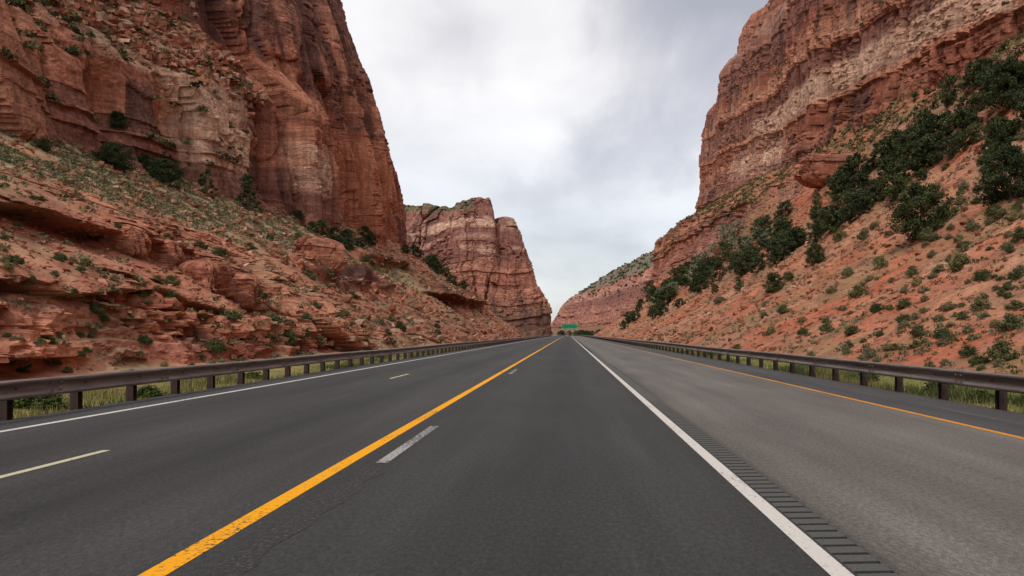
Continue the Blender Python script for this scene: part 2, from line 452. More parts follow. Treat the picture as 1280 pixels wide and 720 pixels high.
    varn = 0.14 + .50*main*sstep(44, 50, z - fbm(s/11, z/30, 60, 5)*34 - .05*(D-150)) + 1.1*np.exp(-(((D-86)/4.5)**2+((z-27)/4)**2)**2) + .35*sstep(192, 200, D) + .5*np.exp(-((D-118)/7)**2)*(z < 60)
    c = rock_color(s, z1, s1, c1, c2, c3, L1, L2, 40, pale, varn)
    om = main*sstep(130, 142, D+fbm(s/6, z/9, 64)*10)*(1-sstep(190, 194, D+fbm(s/5, z/30, 65)*8))*(1-sstep(44, 47, z - fbm(s/11, z/30, 60, 5)*34 - .05*(D-150)))
    c = mixc(c, ORANGE*np.array([1.0, .88, .8]), om*.85)
    nl = (1-sstep(62, 72, D))*(1-sstep(34, 38, z))
    c = mixc(c, ORANGE*np.array([.95, 1.0, 1.0]), nl*.7)
    rubc = mixc(mixc(RED, DUST, sstep(.3, .8, cr)), np.array([.09, .09, .045]), sstep(.06, .14, fbm(s/5, z/2.5, 61, 4))*.9)
    c = mixc(c, rubc, bench*.85)
    c = mixc(c, mixc(DUST, SAGE, .5), sstep(.75, .95, N)*.5)
    keep('leftcliff', Q)
    return finish('left_canyon_wall', Q, s, c, ROCK, 1)

def left_butte():
    T = []
    def wr(pts): T.append(pts)
    wr([(-170, 372, -3), (-170, 390, 15), (-170, 394, 30), (-170, 398, 45), (-170, 402, 58), (-170, 408, 68), (-170, 414, 76), (-170, 480, 82)])
    wr([(-100, 380, -3), (-100, 392, 15), (-100, 396, 30), (-100, 399, 45), (-100, 403, 58), (-100, 410, 68), (-100, 417, 73), (-100, 470, 78)])
    wr([(-68, 384, -3), (-68, 395, 15), (-68, 399, 30), (-68, 402, 45), (-67, 406, 58), (-67, 413, 67), (-66, 420, 72), (-70, 460, 76)])
    wr([(-50, 386, -3), (-50, 397, 15), (-50, 401, 30), (-50, 404, 45), (-50, 408, 58), (-50, 413, 68), (-50, 418, 75.5), (-54, 450, 72)])
    wr([(-40, 388, -3), (-40, 399, 15), (-41, 402, 30), (-41, 405, 45), (-41, 409, 58), (-42, 414, 66), (-43, 418, 74), (-50, 445, 70)])
    wr([(-28, 390, -3), (-32, 401, 15), (-34, 405, 30), (-36, 409, 45), (-37.5, 413, 58), (-38.5, 415, 63), (-40, 418, 67), (-50, 440, 66)])
    wr([(-16, 394, -3), (-21, 404, 15), (-25, 408, 30), (-28, 411, 45), (-30, 413, 57), (-32, 415, 64), (-35, 418, 66), (-50, 440, 64)])
    wr([(-9.5, 402, -3), (-14, 409, 15), (-18.5, 413, 30), (-22.5, 417, 45), (-26, 419, 56), (-29, 421, 63), (-34, 423, 65.5), (-50, 440, 64)])
    wr([(-10, 425, -3), (-15, 423, 15), (-19.5, 423, 30), (-23.5, 423, 45), (-27, 425, 56), (-31, 427, 62), (-36, 428, 64), (-50, 442, 63)])
    wr([(-22, 455, -3), (-26, 448, 15), (-30, 445, 30), (-32, 441, 45), (-35, 439, 56), (-38, 438, 61), (-42, 438, 63), (-52, 446, 62)])
    wr([(-60, 490, -3), (-62, 480, 15), (-64, 475, 30), (-66, 470, 45), (-66, 466, 56), (-66, 463, 61), (-66, 460, 63), (-66, 455, 62)])
    P = resample(smooth_table(T, win=3), 420, 380)
    s = arc(P)[:, None] + 0*P[..., 0]; z = P[..., 2]
    X = P[..., 0]
    zs = z - 0.14*(X+50) - 2*np.cos(X/9)
    out = outward(P, 1)[:, None, :]
    d, c1, c2, c3, L1, L2, z1, s1 = rock_disp(s, zs, 1.25, 70, big=1.1, colm=1.7, blk=1.1, strat=.8)
    up = sstep(0, 14, z)
    d *= .3+.7*up
    d -= 5*np.exp(-((X+37)/2.4)**2)*sstep(25, 50, z)
    Q = P + out*d[..., None]
    Q[..., 2] += (fbm(s/7, z/30, 71)*5)*sstep(58, 70, z) - 7*np.exp(-((X+39.5)/2.2)**2)*sstep(60, 70, z)
    N = normals(Q)[..., 2]
    pale = 1.5*np.exp(-((zs-60)/3.0)**4) + 1.5*np.exp(-((zs-45)/2.4)**4) + .9*np.exp(-((zs-52)/1.4)**2) + .5*np.exp(-((zs-36)/1.2)**2)
    pale *= sstep(-.04, .06, fbm(s/9, z/7, 72, 5))*np.where(X > -44, .6, .8)
    c = rock_color(s, z1, s1, c1, c2, c3, L1, L2, 70, pale, .5, 1.25)
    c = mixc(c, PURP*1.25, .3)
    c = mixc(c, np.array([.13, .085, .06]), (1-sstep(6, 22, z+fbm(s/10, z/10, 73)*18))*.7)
    c = mixc(c, np.array([.12, .12, .065]), sstep(67, 70, z)*(X < -52)*.75)
    c = mixc(c, DUST, sstep(.8, .97, N)*.3)
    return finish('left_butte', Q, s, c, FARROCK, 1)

def far_mesa():
    T = []
    def wr(x, D, dx, dy, htop, hs):
        # dx,dy = unit setback direction
        T.append([(x-dx*14, D-dy*14, -2), (x, D, 9), (x+dx*4, D+dy*4, htop*.5), (x+dx*8, D+dy*8, htop*.78), (x+dx*11, D+dy*11, htop*.9), (x+dx*14, D+dy*14, htop), (x+dx*50, D+dy*50, htop+hs+11), (x+dx*120, D+dy*120, htop+hs*1.7+16)])
    wr(40, 1100, .9, -.2, 34, 10)
    wr(-14, 960, .97, 0.1, 22, 6)
    wr(-17, 890, .97, 0.2, 33, 8)
    wr(-12, 830, .95, .3, 38, 12)
    wr(2, 765, .9, .45, 42, 14)
    wr(18, 705, .9, .42, 44, 16)
    wr(33, 640, .92, .38, 47, 18)
    wr(44, 590, .93, .36, 49, 18)
    wr(54, 545, .93, .36, 52, 20)
    wr(66, 500, .93, .36, 56, 20)
    wr(90, 440, .93, .36, 58, 20)
    P = resample(smooth_table(T, win=3), 300, 200)
    s = arc(P)[:, None] + 0*P[..., 0]; z = P[..., 2]; D = P[..., 1]
    out = outward(P, -1)[:, None, :]
    out = np.where((out[..., :1] > 0), -out, out)
    d, c1, c2, c3, L1, L2, z1, s1 = rock_disp(s, z, 1.5, 90, blk=.8, strat=.9)
    htop = P[:, 5, 2][:, None]*0
    top = sstep(0.0, 1.0, (z-np.interp(D, [500, 560, 650, 720, 850, 1100], [57, 52, 47, 43, 38, 34]))/3)
    d *= (.25+.75*sstep(2, 12, z))*(1-.8*top)
    Q = P + out*d[..., None]
    Q[..., 2] += top*fbm(s/20, P[..., 0]/15, 91)*5
    pale = .8*np.exp(-((z-.86*np.interp(D, [500, 560, 650, 720, 850, 1100], [57, 52, 47, 43, 38, 34]))/3.0)**2) + .35*np.exp(-((z-24)/2.5)**2)
    c = rock_color(s, z1, s1, c1, c2, c3, L1, L2, 90, pale*.8, .35, 1.5)
    c = mixc(c, np.array([.30, .135, .115]), .45)
    c = mixc(c, np.array([.15, .14, .095]), top*.9*sstep(-.25, .05, fbm(s/6, P[..., 0]/5, 92)+.1))
    c = mixc(c, mixc(np.array([.17, .12, .07]), np.array([.22, .11, .07]), fbm(s/9, z/3, 93)*2+.5), (1-sstep(4, 14, z))*.85)
    keep('mesa', Q)
    return finish('far_mesa', Q, s, c, FARROCK, -1)

# ---------- right landform
def right_slope():
    T = []
    def st(D, e2, e3, e4, e5, e6):
        T.append([(8.75, D, -.12), (11.2, D, .1), (*[e2[0]], D, e2[1]), (e3[0], D, e3[1]), (e4[0], D, e4[1]), (e5[0], D, e5[1]), (e6[0], D, e6[1]), (e6[0]+9, D, e6[1]+4)])
    for D in (-30, 0, 40, 100): st(D, (20, 4.2), (30, 10.4), (42, 20.5), (53, 32.5), (61, 41))
    st(140, (20, 4.4), (30, 11), (43, 22.5), (54, 35), (61, 44.5))
    st(200, (20, 4.6), (30, 12), (44, 25), (51, 37), (60, 47))
    st(250, (20, 4.8), (30, 12), (43, 23.5), (48.5, 42), (60, 51))
    st(300, (20, 5), (30, 12), (42, 21.5), (47, 46), (60, 54))
    st(365, (20, 5), (30, 12), (42, 20.5), (46, 48), (60, 57))
    def wr(*p): T.append(list(p))
    wr((9, 385, -.1), (12, 384, .1), (21, 384, 5), (31, 384, 12), (42, 386, 20.5), (46, 384, 48.5), (61, 373, 57), (70, 366, 60))
    wr((13, 425, -.1), (16, 420, .1), (24, 412, 5), (33, 404, 12), (43.5, 398, 20.5), (47.5, 395, 48.5), (63, 379, 57), (72, 370, 60))
    wr((30, 455, -.1), (33, 448, .1), (38, 436, 5), (44, 422, 12), (50, 411, 20.5), (54, 406, 48), (70, 386, 57), (76, 376, 60))
    wr((80, 470, -.1), (80, 465, .1), (80, 450, 5), (80, 438, 12), (80, 425, 20.5), (81, 418, 48), (88, 395, 57), (90, 385, 60))
    wr((170, 475, -.1), (170, 470, .1), (170, 456, 5), (170, 444, 12), (170, 432, 20.5), (170, 424, 48), (170, 400, 57), (170, 390, 60))
    P = resample(smooth_table(T), 760, 430)
    s = arc(P)[:, None] + 0*P[..., 0]; z = P[..., 2]; D = P[..., 1]
    out = outward(P, -1)[:, None, :]
    up = sstep(.2, 3, z)
    lo = np.interp(D, [0, 140, 200, 250, 300, 400], [60, 60, 27, 24, 22, 20])
    hi = np.interp(D, [0, 140, 200, 250, 300, 400], [61, 61, 37, 43, 47, 48.5])
    zn = z+fbm(s/14, z/14, 101)*3
    band = sstep(lo-1.5, lo+1.5, zn)*(1-sstep(hi-1.5, hi+1.5, zn))*sstep(175, 215, D+fbm(s/10, z/10, 102)*30)
    band2 = np.exp(-((z-33-fbm(s/20, z*0, 103)*5)/3.0)**2)*sstep(.0, .12, fbm(s/20, z/50, 104)+.02)*(1-sstep(200, 215, D))*sstep(60, 80, D)
    bd = np.clip(band+band2, 0, 1)
    dr, c1, c2, c3, L1, L2, z1, s1 = rock_disp(s, z, .75, 105, strat=.9)
    d = bd*(dr + 1.0)
    talus = 1-bd
    g1 = fbm((s+fbm(s/9, z/9, 113)*6)/7.5, z/45, 114, 4); gul = -np.exp(-(g1/.035)**2)
    dn = fbm(s/16, z/50, 106)*4.2 + fbm(s/3.5, z/3.5, 107, 6, .68)*1.7 + gul*.8
    f1, f2, ct = vor(s/1.3, z/1.0, 108)
    dn += np.maximum(0, .42-f1)*(ct > .5)*.8
    d += talus*up*dn
    d *= sstep(-.12, .5, z)
    Q = P + out*d[..., None]
    Q[..., 2] += talus*up*fbm(s/3, P[..., 0]/3, 109)*.5
    soil = mixc(DIRT*np.array([1.05, .95, .9]), np.array([.40, .205, .125]), sstep(-.2, .25, fbm(s/10, z/6, 110, 5)))
    gr = sstep(0.0, .2, fbm(s/5, z/3.5, 111, 5) - .03 + .1*sstep(20, 30, z) + .06*(1-sstep(2, 6, z)))
    soil = mixc(soil, np.array([.21, .165, .085]), gr*.6)
    soil = mixc(soil, DUST*.85, sstep(.08, .22, fbm(s/2.2, z/1.6, 115, 5, .65))*.7)
    soil = soil*(1+.45*fbm(s/.9, z/.7, 116, 3, .7))[..., None]
    rk = rock_color(s, z1, s1, c1, c2, c3, L1, L2, 105, 0.25*band2, .3, .75)
    c = mixc(soil, rk*1.05, bd)
    vg = 1-sstep(.0, .45, z)
    c = mixc(c, mixc(GREENG, np.array([.26, .24, .08]), fbm(s/1.5, P[..., 0]/1.5, 112)+.5), vg)
    c = c*(0.84+.32*ct)[..., None]
    keep('right', Q)
    return finish('right_hillside', Q, s, c, SOIL, -1)

def right_cliff():
    T = []
    prof = [(0, 0), (3.2, 11), (4.0, 28), (4.5, 43), (6, 51), (9, 54.5), (14, 57.5), (16, 58.5), (16.6, 67), (20, 73), (30, 80), (34, 82), (35, 91), (40, 97), (49, 101), (54, 103), (55, 110), (66, 118), (80, 130), (200, 140)]
    def row(x, D, h, ux, uy, sc=1.0):
        T.append([(x-ux*-1.5, D-uy*-1.5, h-9)] + [(x+ux*a*sc, D+uy*a*sc, h+b) for a, b in prof])
    for D, h in ((-40, 38), (0, 40), (60, 41), (100, 41), (140, 44.5), (170, 46), (200, 47), (230, 49.5), (260, 51.5), (300, 54), (340, 56)):
        row(60.5, D, h, 1, 0, .8)
    row(60.5, 362, 57, 1, 0, .95)
    row(61.2, 373, 57.5, .98, -.12, 1)
    row(64, 380, 57.5, .9, -.42, 1)
    row(72, 386, 57.5, .6, -.8, 1)
    row(90, 390, 57.5, .3, -.95, 1)
    row(150, 395, 57.5, .05, -1, 1)
    P = resample(smooth_table(T, win=5), 760, 560)
    s = arc(P)[:, None] + 0*P[..., 0]; z = P[..., 2]; D = P[..., 1]
    zs = z + .13*(375-D)
    out = outward(P, -1)[:, None, :]
    d, c1, c2, c3, L1, L2, z1, s1 = rock_disp(s, zs, 1.0, 120, big=.5, colm=.8, blk=.75, strat=.5, fine=.9)
    j1, j2, jc = vor((s+fbm(s/25, z/40, 122)*9)/17, z/200+3, 123)
    d += (jc-.5)*4.0 - 3.2*np.exp(-(j2-j1)/.05)*vn(s/15, z/25, 124)*1.5
    Q = P + out*d[..., None]
    Q[..., 2] += fbm(s/14, P[..., 0]/14, 121)*5*sstep(95, 110, z)
    N = normals(Q)[..., 2]
    pale = 1.5*np.exp(-((zs-86)/3.4)**4)*(1-sstep(235, 275, D)) + .9*np.exp(-((zs-76)/5)**2)*sstep(205, 230, D)*(1-sstep(275, 300, D)) + .3*np.exp(-((zs-97)/1.5)**2) + .3*np.exp(-((zs-118)/2)**2)
    varn = .24 + .6*np.exp(-(((D-165)/16)**2+((zs-77)/4.0)**2)) + .35*np.exp(-((zs-102)/4.5)**2)
    c = rock_color(s, z1, s1, c1, c2, c3, L1, L2, 120, pale, varn, 1.15)
    c = mixc(c, DUST*.8, sstep(.75, .95, N)*.4)
    keep('rightcliff', Q)
    return finish('right_canyon_wall', Q, s, c, ROCK, -1)

# ground under everything: one sheet to the horizon
def ground():
    m, nt, b = new_mat('desert_ground')
    tc = node(nt, 'ShaderNodeTexCoord'); nz = node(nt, 'ShaderNodeTexNoise', Scale=0.08, Detail=8.0, Roughness=.7)
    nt.links.new(tc.outputs['Object'], nz.inputs[0])
    nt.links.new(ramp(nt, nz.outputs[0], [(.35, (.22, .11, .07)), (.5, (.17, .12, .075)), (.65, (.10, .09, .05))]), b.inputs['Base Color'])
    b.inputs['Roughness'].default_value = .95
    V = [(-4000, -1500, -.16), (4000, -1500, -.16), (4000, 6000, -.16), (-4000, 6000, -.16)]
    o = link('ground', np_mesh('ground', V, [[0, 1, 2, 3]], m)); tag(o, kind='structure')
ground()
left_slope(); left_cliff(); left_butte(); far_mesa(); right_slope(); right_cliff()

# ------------------------------------------------------------------ the road
def road_shift(y):
    y = np.asarray(y, float)
    t = np.maximum(0, y-415)
    return -np.where(t < 170, t*t/640.0, 170*170/640.0 + (t-170)*0.53)

ys = np.concatenate([np.linspace(-40, 60, 41), np.linspace(62, 300, 60), np.linspace(305, 640, 60)])
def strip(x0, x1, z, y0=-40, y1=640, n=2, jitter=None):
    yy = ys[(ys > y0) & (ys < y1)]; yy = np.concatenate([[y0], yy, [y1]])
    xs = np.linspace(x0, x1, n)
    V = np.zeros((len(yy), n, 3)); V[..., 0] = xs[None] + road_shift(yy)[:, None]; V[..., 1] = yy[:, None]; V[..., 2] = z
    UV = np.zeros((len(yy), n, 2)); UV[..., 0] = xs[None]; UV[..., 1] = yy[:, None]
    return V.reshape(-1, 3), grid_faces(len(yy), n, flip=True), UV.reshape(-1, 2)

def asphalt():
    m, nt, b = new_mat('asphalt')
    uv = node(nt, 'ShaderNodeUVMap'); uv.uv_map = 'UVMap'
    sep = node(nt, 'ShaderNodeSeparateXYZ'); nt.links.new(uv.outputs[0], sep.inputs[0])
    # wobble the lateral position a little
    mp0 = node(nt, 'ShaderNodeMapping'); mp0.inputs['Scale'].default_value = (0.5, 0.05, 1)
    nt.links.new(uv.outputs[0], mp0.inputs[0])
    nw = node(nt, 'ShaderNodeTexNoise', Scale=1.0, Detail=3.0); nt.links.new(mp0.outputs[0], nw.inputs[0])
    ma = node(nt, 'ShaderNodeMath'); ma.operation = 'MULTIPLY_ADD'; ma.inputs[1].default_value = .16
    nt.links.new(nw.outputs[0], ma.inputs[0]); nt.links.new(sep.outputs[0], ma.inputs[2])
    mr = node(nt, 'ShaderNodeMapRange'); mr.inputs[1].default_value = -10; mr.inputs[2].default_value = 9
    nt.links.new(ma.outputs[0], mr.inputs[0])
    def p(x): return (x+.08+10)/19.0
    A = (.056, .056, .058); Bc = (.042, .042, .043); C = (.062, .061, .062); W = (.172, .160, .146); W2 = (.140, .131, .120); S = (.075, .074, .078)
    col = ramp(nt, mr.outputs[0], [(p(-9.9), S), (p(-8.9), S), (p(-8.2), A), (p(-7.1), (.046, .046, .048)), (p(-6.2), C), (p(-5.4), A), (p(-4.5), (.040, .040, .042)), (p(-3.4), C), (p(-2.7), A), (p(-2.4), Bc), (p(-1.3), (.050, .050, .051)),
        (p(-.5), (.036, .036, .037)), (p(.1), (.036, .036, .037)), (p(.9), (.050, .050, .051)), (p(1.7), Bc), (p(2.03), (.055, .055, .054)), (p(2.14), (.13, .12, .107)), (p(2.6), W), (p(3.6), W2), (p(4.6), W), (p(5.6), W2), (p(6.5), W),
        (p(6.62), S), (p(7.5), S), (p(8.3), (.09, .088, .09))])
    # ramp elements max is 32: fine
    def nzn(sc, det, sx, sy):
        mp = node(nt, 'ShaderNodeMapping'); mp.inputs['Scale'].default_value = (sx, sy, 1)
        nt.links.new(uv.outputs[0], mp.inputs[0])
        n = node(nt, 'ShaderNodeTexNoise', Scale=sc, Detail=det, Roughness=.6); nt.links.new(mp.outputs[0], n.inputs[0]); return n.outputs[0]
    grain = nzn(85, 3, 1, 1); streak = nzn(1.6, 5, 1.6, .09); blot = nzn(.35, 4, 1, .4)
    c = mult(nt, col, ramp(nt, grain, [(.32, g3(.55)), (.5, g3(1.0)), (.7, g3(1.6))]))
    c = mult(nt, c, ramp(nt, grain, [(0, g3(.86)), (1, g3(.86))]))
    g2 = nzn(26, 6, 1, .55)
    c = mult(nt, c, ramp(nt, g2, [(.33, g3(.68)), (.5, g3(.98)), (.68, g3(1.4))]))
    c = mult(nt, c, ramp(nt, streak, [(.3, g3(.84)), (.7, g3(1.16))]))
    c = mult(nt, c, ramp(nt, blot, [(.3, g3(.80)), (.7, g3(1.18))]))
    nt.links.new(c, b.inputs['Base Color'])
    b.inputs['Roughness'].default_value = .78; b.inputs['Specular IOR Level'].default_value = .28
    bp = node(nt, 'ShaderNodeBump', Strength=.35, Distance=.006); nt.links.new(grain, bp.inputs['Height']); nt.links.new(bp.outputs[0], b.inputs['Normal'])
    return m
V, Fc, UV = strip(-9.75, 8.55, 0.0, n=20)
RX = np.array([-9.75, -7, -4, -1, 1.80, 2.05, 4, 6.5, 8.55])
yy0 = np.concatenate([[-40, 2.0], ys[(ys > 2.3) & (ys < 58)], [60.0], ys[ys > 60.5]])
V = np.zeros((len(yy0), len(RX), 3)); V[..., 0] = RX[None] + road_shift(yy0)[:, None]; V[..., 1] = yy0[:, None]
UV = V[..., :2].copy(); UV[..., 0] = RX[None]
Fc = grid_faces(len(yy0), len(RX), flip=True)
row = np.arange(len(Fc))//(len(RX)-1); colm = np.arange(len(Fc)) % (len(RX)-1)
Fc = Fc[~((colm == 4) & (yy0[row] >= 2.0) & (yy0[row] < 59.9))]      # slot for the milled strip
V = V.reshape(-1, 3); UV = UV.reshape(-1, 2)
road = link('road', np_mesh('road', V, Fc, asphalt(), uv=UV)); tag(road, kind='structure')
# sides of the paved slab so it has thickness
def paint(name, colr, wear=.5, edge=.5):
    m, nt, b = new_mat(name)
    uv = node(nt, 'ShaderNodeUVMap'); uv.uv_map = 'UVMap'
    n = node(nt, 'ShaderNodeTexNoise', Scale=22.0, Detail=5.0, Roughness=.7); nt.links.new(uv.outputs[0], n.inputs[0])
    mp = node(nt, 'ShaderNodeMapping'); mp.inputs['Scale'].default_value = (1.0, .35, 1); nt.links.new(uv.outputs[0], mp.inputs[0])
    n2 = node(nt, 'ShaderNodeTexNoise', Scale=1.7, Detail=4.0, Roughness=.6); nt.links.new(mp.outputs[0], n2.inputs[0])
    ad = node(nt, 'ShaderNodeMath'); ad.operation = 'MULTIPLY_ADD'; ad.inputs[1].default_value = .45
    nt.links.new(n2.outputs[0], ad.inputs[0]); nt.links.new(n.outputs[0], ad.inputs[2])
    f = ramp(nt, ad.outputs[0], [(wear-.07, g3(0)), (wear+.05, g3(1))])
    mx = nt.nodes.new('ShaderNodeMix'); mx.data_type = 'RGBA'; nt.links.new(f, mx.inputs[0])
    mx.inputs[6].default_value = (*colr, 1); mx.inputs[7].default_value = (.06, .058, .056, 1)
    nt.links.new(mx.outputs[2], b.inputs['Base Color']); b.inputs['Roughness'].default_value = .85; b.inputs['Specular IOR Level'].default_value = .15
    return m
YEL = paint('yellow_road_paint', (.88, .39, .012), .86); WHT = paint('white_road_paint', (.62, .60, .56), .87)
WORN = paint('worn_white_road_paint', (.40, .395, .38), .74); ORG = paint('orange_road_paint', (.62, .27, .04), .84)
CREAM = paint('cream_road_paint', (.55, .53, .36), .86); FADE = paint('faded_grey_road_paint', (.15, .155, .165), .75)
def mark(x0, x1, mat, y0=-40, y1=600, z=.004, name='road_marking'):
    V, Fc, UV = strip(x0, x1, z, y0, y1); o = link(name, np_mesh(name, V, Fc, mat, uv=UV)); tag(o, kind='structure'); return o
mark(-2.66, -2.49, YEL); mark(1.625, 1.77, WHT); mark(-8.74, -8.60, WHT, z=.004); mark(6.44, 6.57, ORG); mark(7.46, 7.53, FADE)
for a, bb in ((-8.5, -5), (4, 9.76), (25.3, 28.2)): mark(-5.98, -5.87, CREAM, a, bb)
for a, bb in ((-11, -7.5), (8.8, 12.3), (28.3, 32.2)): mark(-2.23, -2.09, WORN, a, bb)

# scraped-off older marking: rough broken band of asphalt in the near lane
def scrape():
    m, nt, b = new_mat('scraped_asphalt')
    uv = node(nt, 'ShaderNodeUVMap'); uv.uv_map = 'UVMap'
    n = node(nt, 'ShaderNodeTexNoise', Scale=26.0, Detail=5.0, Roughness=.75); nt.links.new(uv.outputs[0], n.inputs[0])
    nt.links.new(ramp(nt, n.outputs[0], [(.42, (.02, .02, .02)), (.54, (.034, .034, .034)), (.63, (.10, .098, .094))]), b.inputs['Base Color'])
    b.inputs['Roughness'].default_value = .9
    bp = node(nt, 'ShaderNodeBump', Strength=.8, Distance=.01); nt.links.new(n.outputs[0], bp.inputs['Height']); nt.links.new(bp.outputs[0], b.inputs['Normal'])
    yy = np.arange(2.0, 8.6, .06)
    V = []; UVs = []
    for y in yy:
        w = .12+.07*float(fbm(np.array([y*2.2]), np.array([0.]), 300)[0])*2
        c = -2.15+.05*float(fbm(np.array([y*1.3]), np.array([4.]), 301)[0])
        for x in (c-w, c+w):
            V.append((x, y, .003)); UVs.append((x, y))
    o = link('road_patch', np_mesh('road_patch', V, grid_faces(len(yy), 2, flip=True), m, uv=UVs)); tag(o, kind='structure')
scrape()

# milled rumble strip right of the white line
def rumble():
    m, nt, b = new_mat('milled_asphalt')
    tc = node(nt, 'ShaderNodeTexCoord'); n = node(nt, 'ShaderNodeTexNoise', Scale=60.0, Detail=4.0); nt.links.new(tc.outputs['Object'], n.inputs[0])
    nt.links.new(ramp(nt, n.outputs[0], [(.3, (.05, .052, .049)), (.7, (.10, .102, .096))]), b.inputs['Base Color']); b.inputs['Roughness'].default_value = .85
    V = []; y = 2.0; per = .20
    xs = (1.80, 1.801, 2.049, 2.05)
    while y < 59.7:
        jr = random.uniform(-.004, .004)
        deep = .040*max(.0, min(1, (16-y)/6)) + .0005
        for fy, z in ((0, 0), (.73+jr, 0), (.76, -.8), (.84, -1), (.92, -.6), ):
            for i, x in enumerate(xs):
                V.append((x, y+fy*per + .015*(x-1.8)*4, 0 if i in (0, 3) else z*deep))
        y += per
    for x in xs: V.append((x, 60.0, 0))
    m2, nt2, b2 = new_mat('groove_shade_asphalt'); tc2 = node(nt2, 'ShaderNodeTexCoord'); n2 = node(nt2, 'ShaderNodeTexNoise', Scale=40.0, Detail=3.0); nt2.links.new(tc2.outputs['Object'], n2.inputs[0])
    nt2.links.new(ramp(nt2, n2.outputs[0], [(.3, (.012, .012, .012)), (.7, (.026, .026, .025))]), b2.inputs['Base Color']); b2.inputs['Roughness'].default_value = .9  # near-black groove faces: shade inside the grooves painted into the colour
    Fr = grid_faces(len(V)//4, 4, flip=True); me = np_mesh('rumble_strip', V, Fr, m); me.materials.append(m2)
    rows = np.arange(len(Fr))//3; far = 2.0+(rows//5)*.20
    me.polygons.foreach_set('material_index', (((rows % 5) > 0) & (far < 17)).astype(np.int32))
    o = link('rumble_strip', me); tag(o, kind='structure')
rumble()

# ------------------------------------------------------------------ guardrails
def steel():
    m, nt, b = new_mat('weathered_steel')
    tc = node(nt, 'ShaderNodeTexCoord'); mp = node(nt, 'ShaderNodeMapping'); mp.inputs['Scale'].default_value = (3, .5, 6)
    nt.links.new(tc.outputs['Object'], mp.inputs[0])
    n = node(nt, 'ShaderNodeTexNoise', Scale=1.5, Detail=7.0, Roughness=.7); nt.links.new(mp.outputs[0], n.inputs[0])
    nt.links.new(ramp(nt, n.outputs[0], [(.3, (.085, .062, .054)), (.5, (.17, .138, .124)), (.72, (.30, .262, .245))]), b.inputs['Base Color'])
    b.inputs['Metallic'].default_value = .25; b.inputs['Roughness'].default_value = .5
    return m
STEEL = steel()
def postmat():
    m, nt, b = new_mat('rust_brown_post')
    tc = node(nt, 'ShaderNodeTexCoord'); n = node(nt, 'ShaderNodeTexNoise', Scale=7.0, Detail=5.0); nt.links.new(tc.outputs['Object'], n.inputs[0])
    nt.links.new(ramp(nt, n.outputs[0], [(.3, (.028, .016, .013)), (.7, (.062, .034, .026))]), b.inputs['Base Color']); b.inputs['Roughness'].default_value = .75
    return m
POST = postmat()
def boxv(x0, x1, y0, y1, z0, z1):
    V = [(x0, y0, z0), (x1, y0, z0), (x1, y1, z0), (x0, y1, z0), (x0, y0, z1), (x1, y0, z1), (x1, y1, z1), (x0, y1, z1)]
    Fq = [(0, 3, 2, 1), (4, 5, 6, 7), (0, 1, 5, 4), (1, 2, 6, 5), (2, 3, 7, 6), (3, 0, 4, 7)]
    return V, Fq
def join(parts):
    V = []; Q = []
    for v, f in parts:
        o = len(V); V += list(v); Q += [tuple(i+o for i in q) for q in f]
    return V, Q
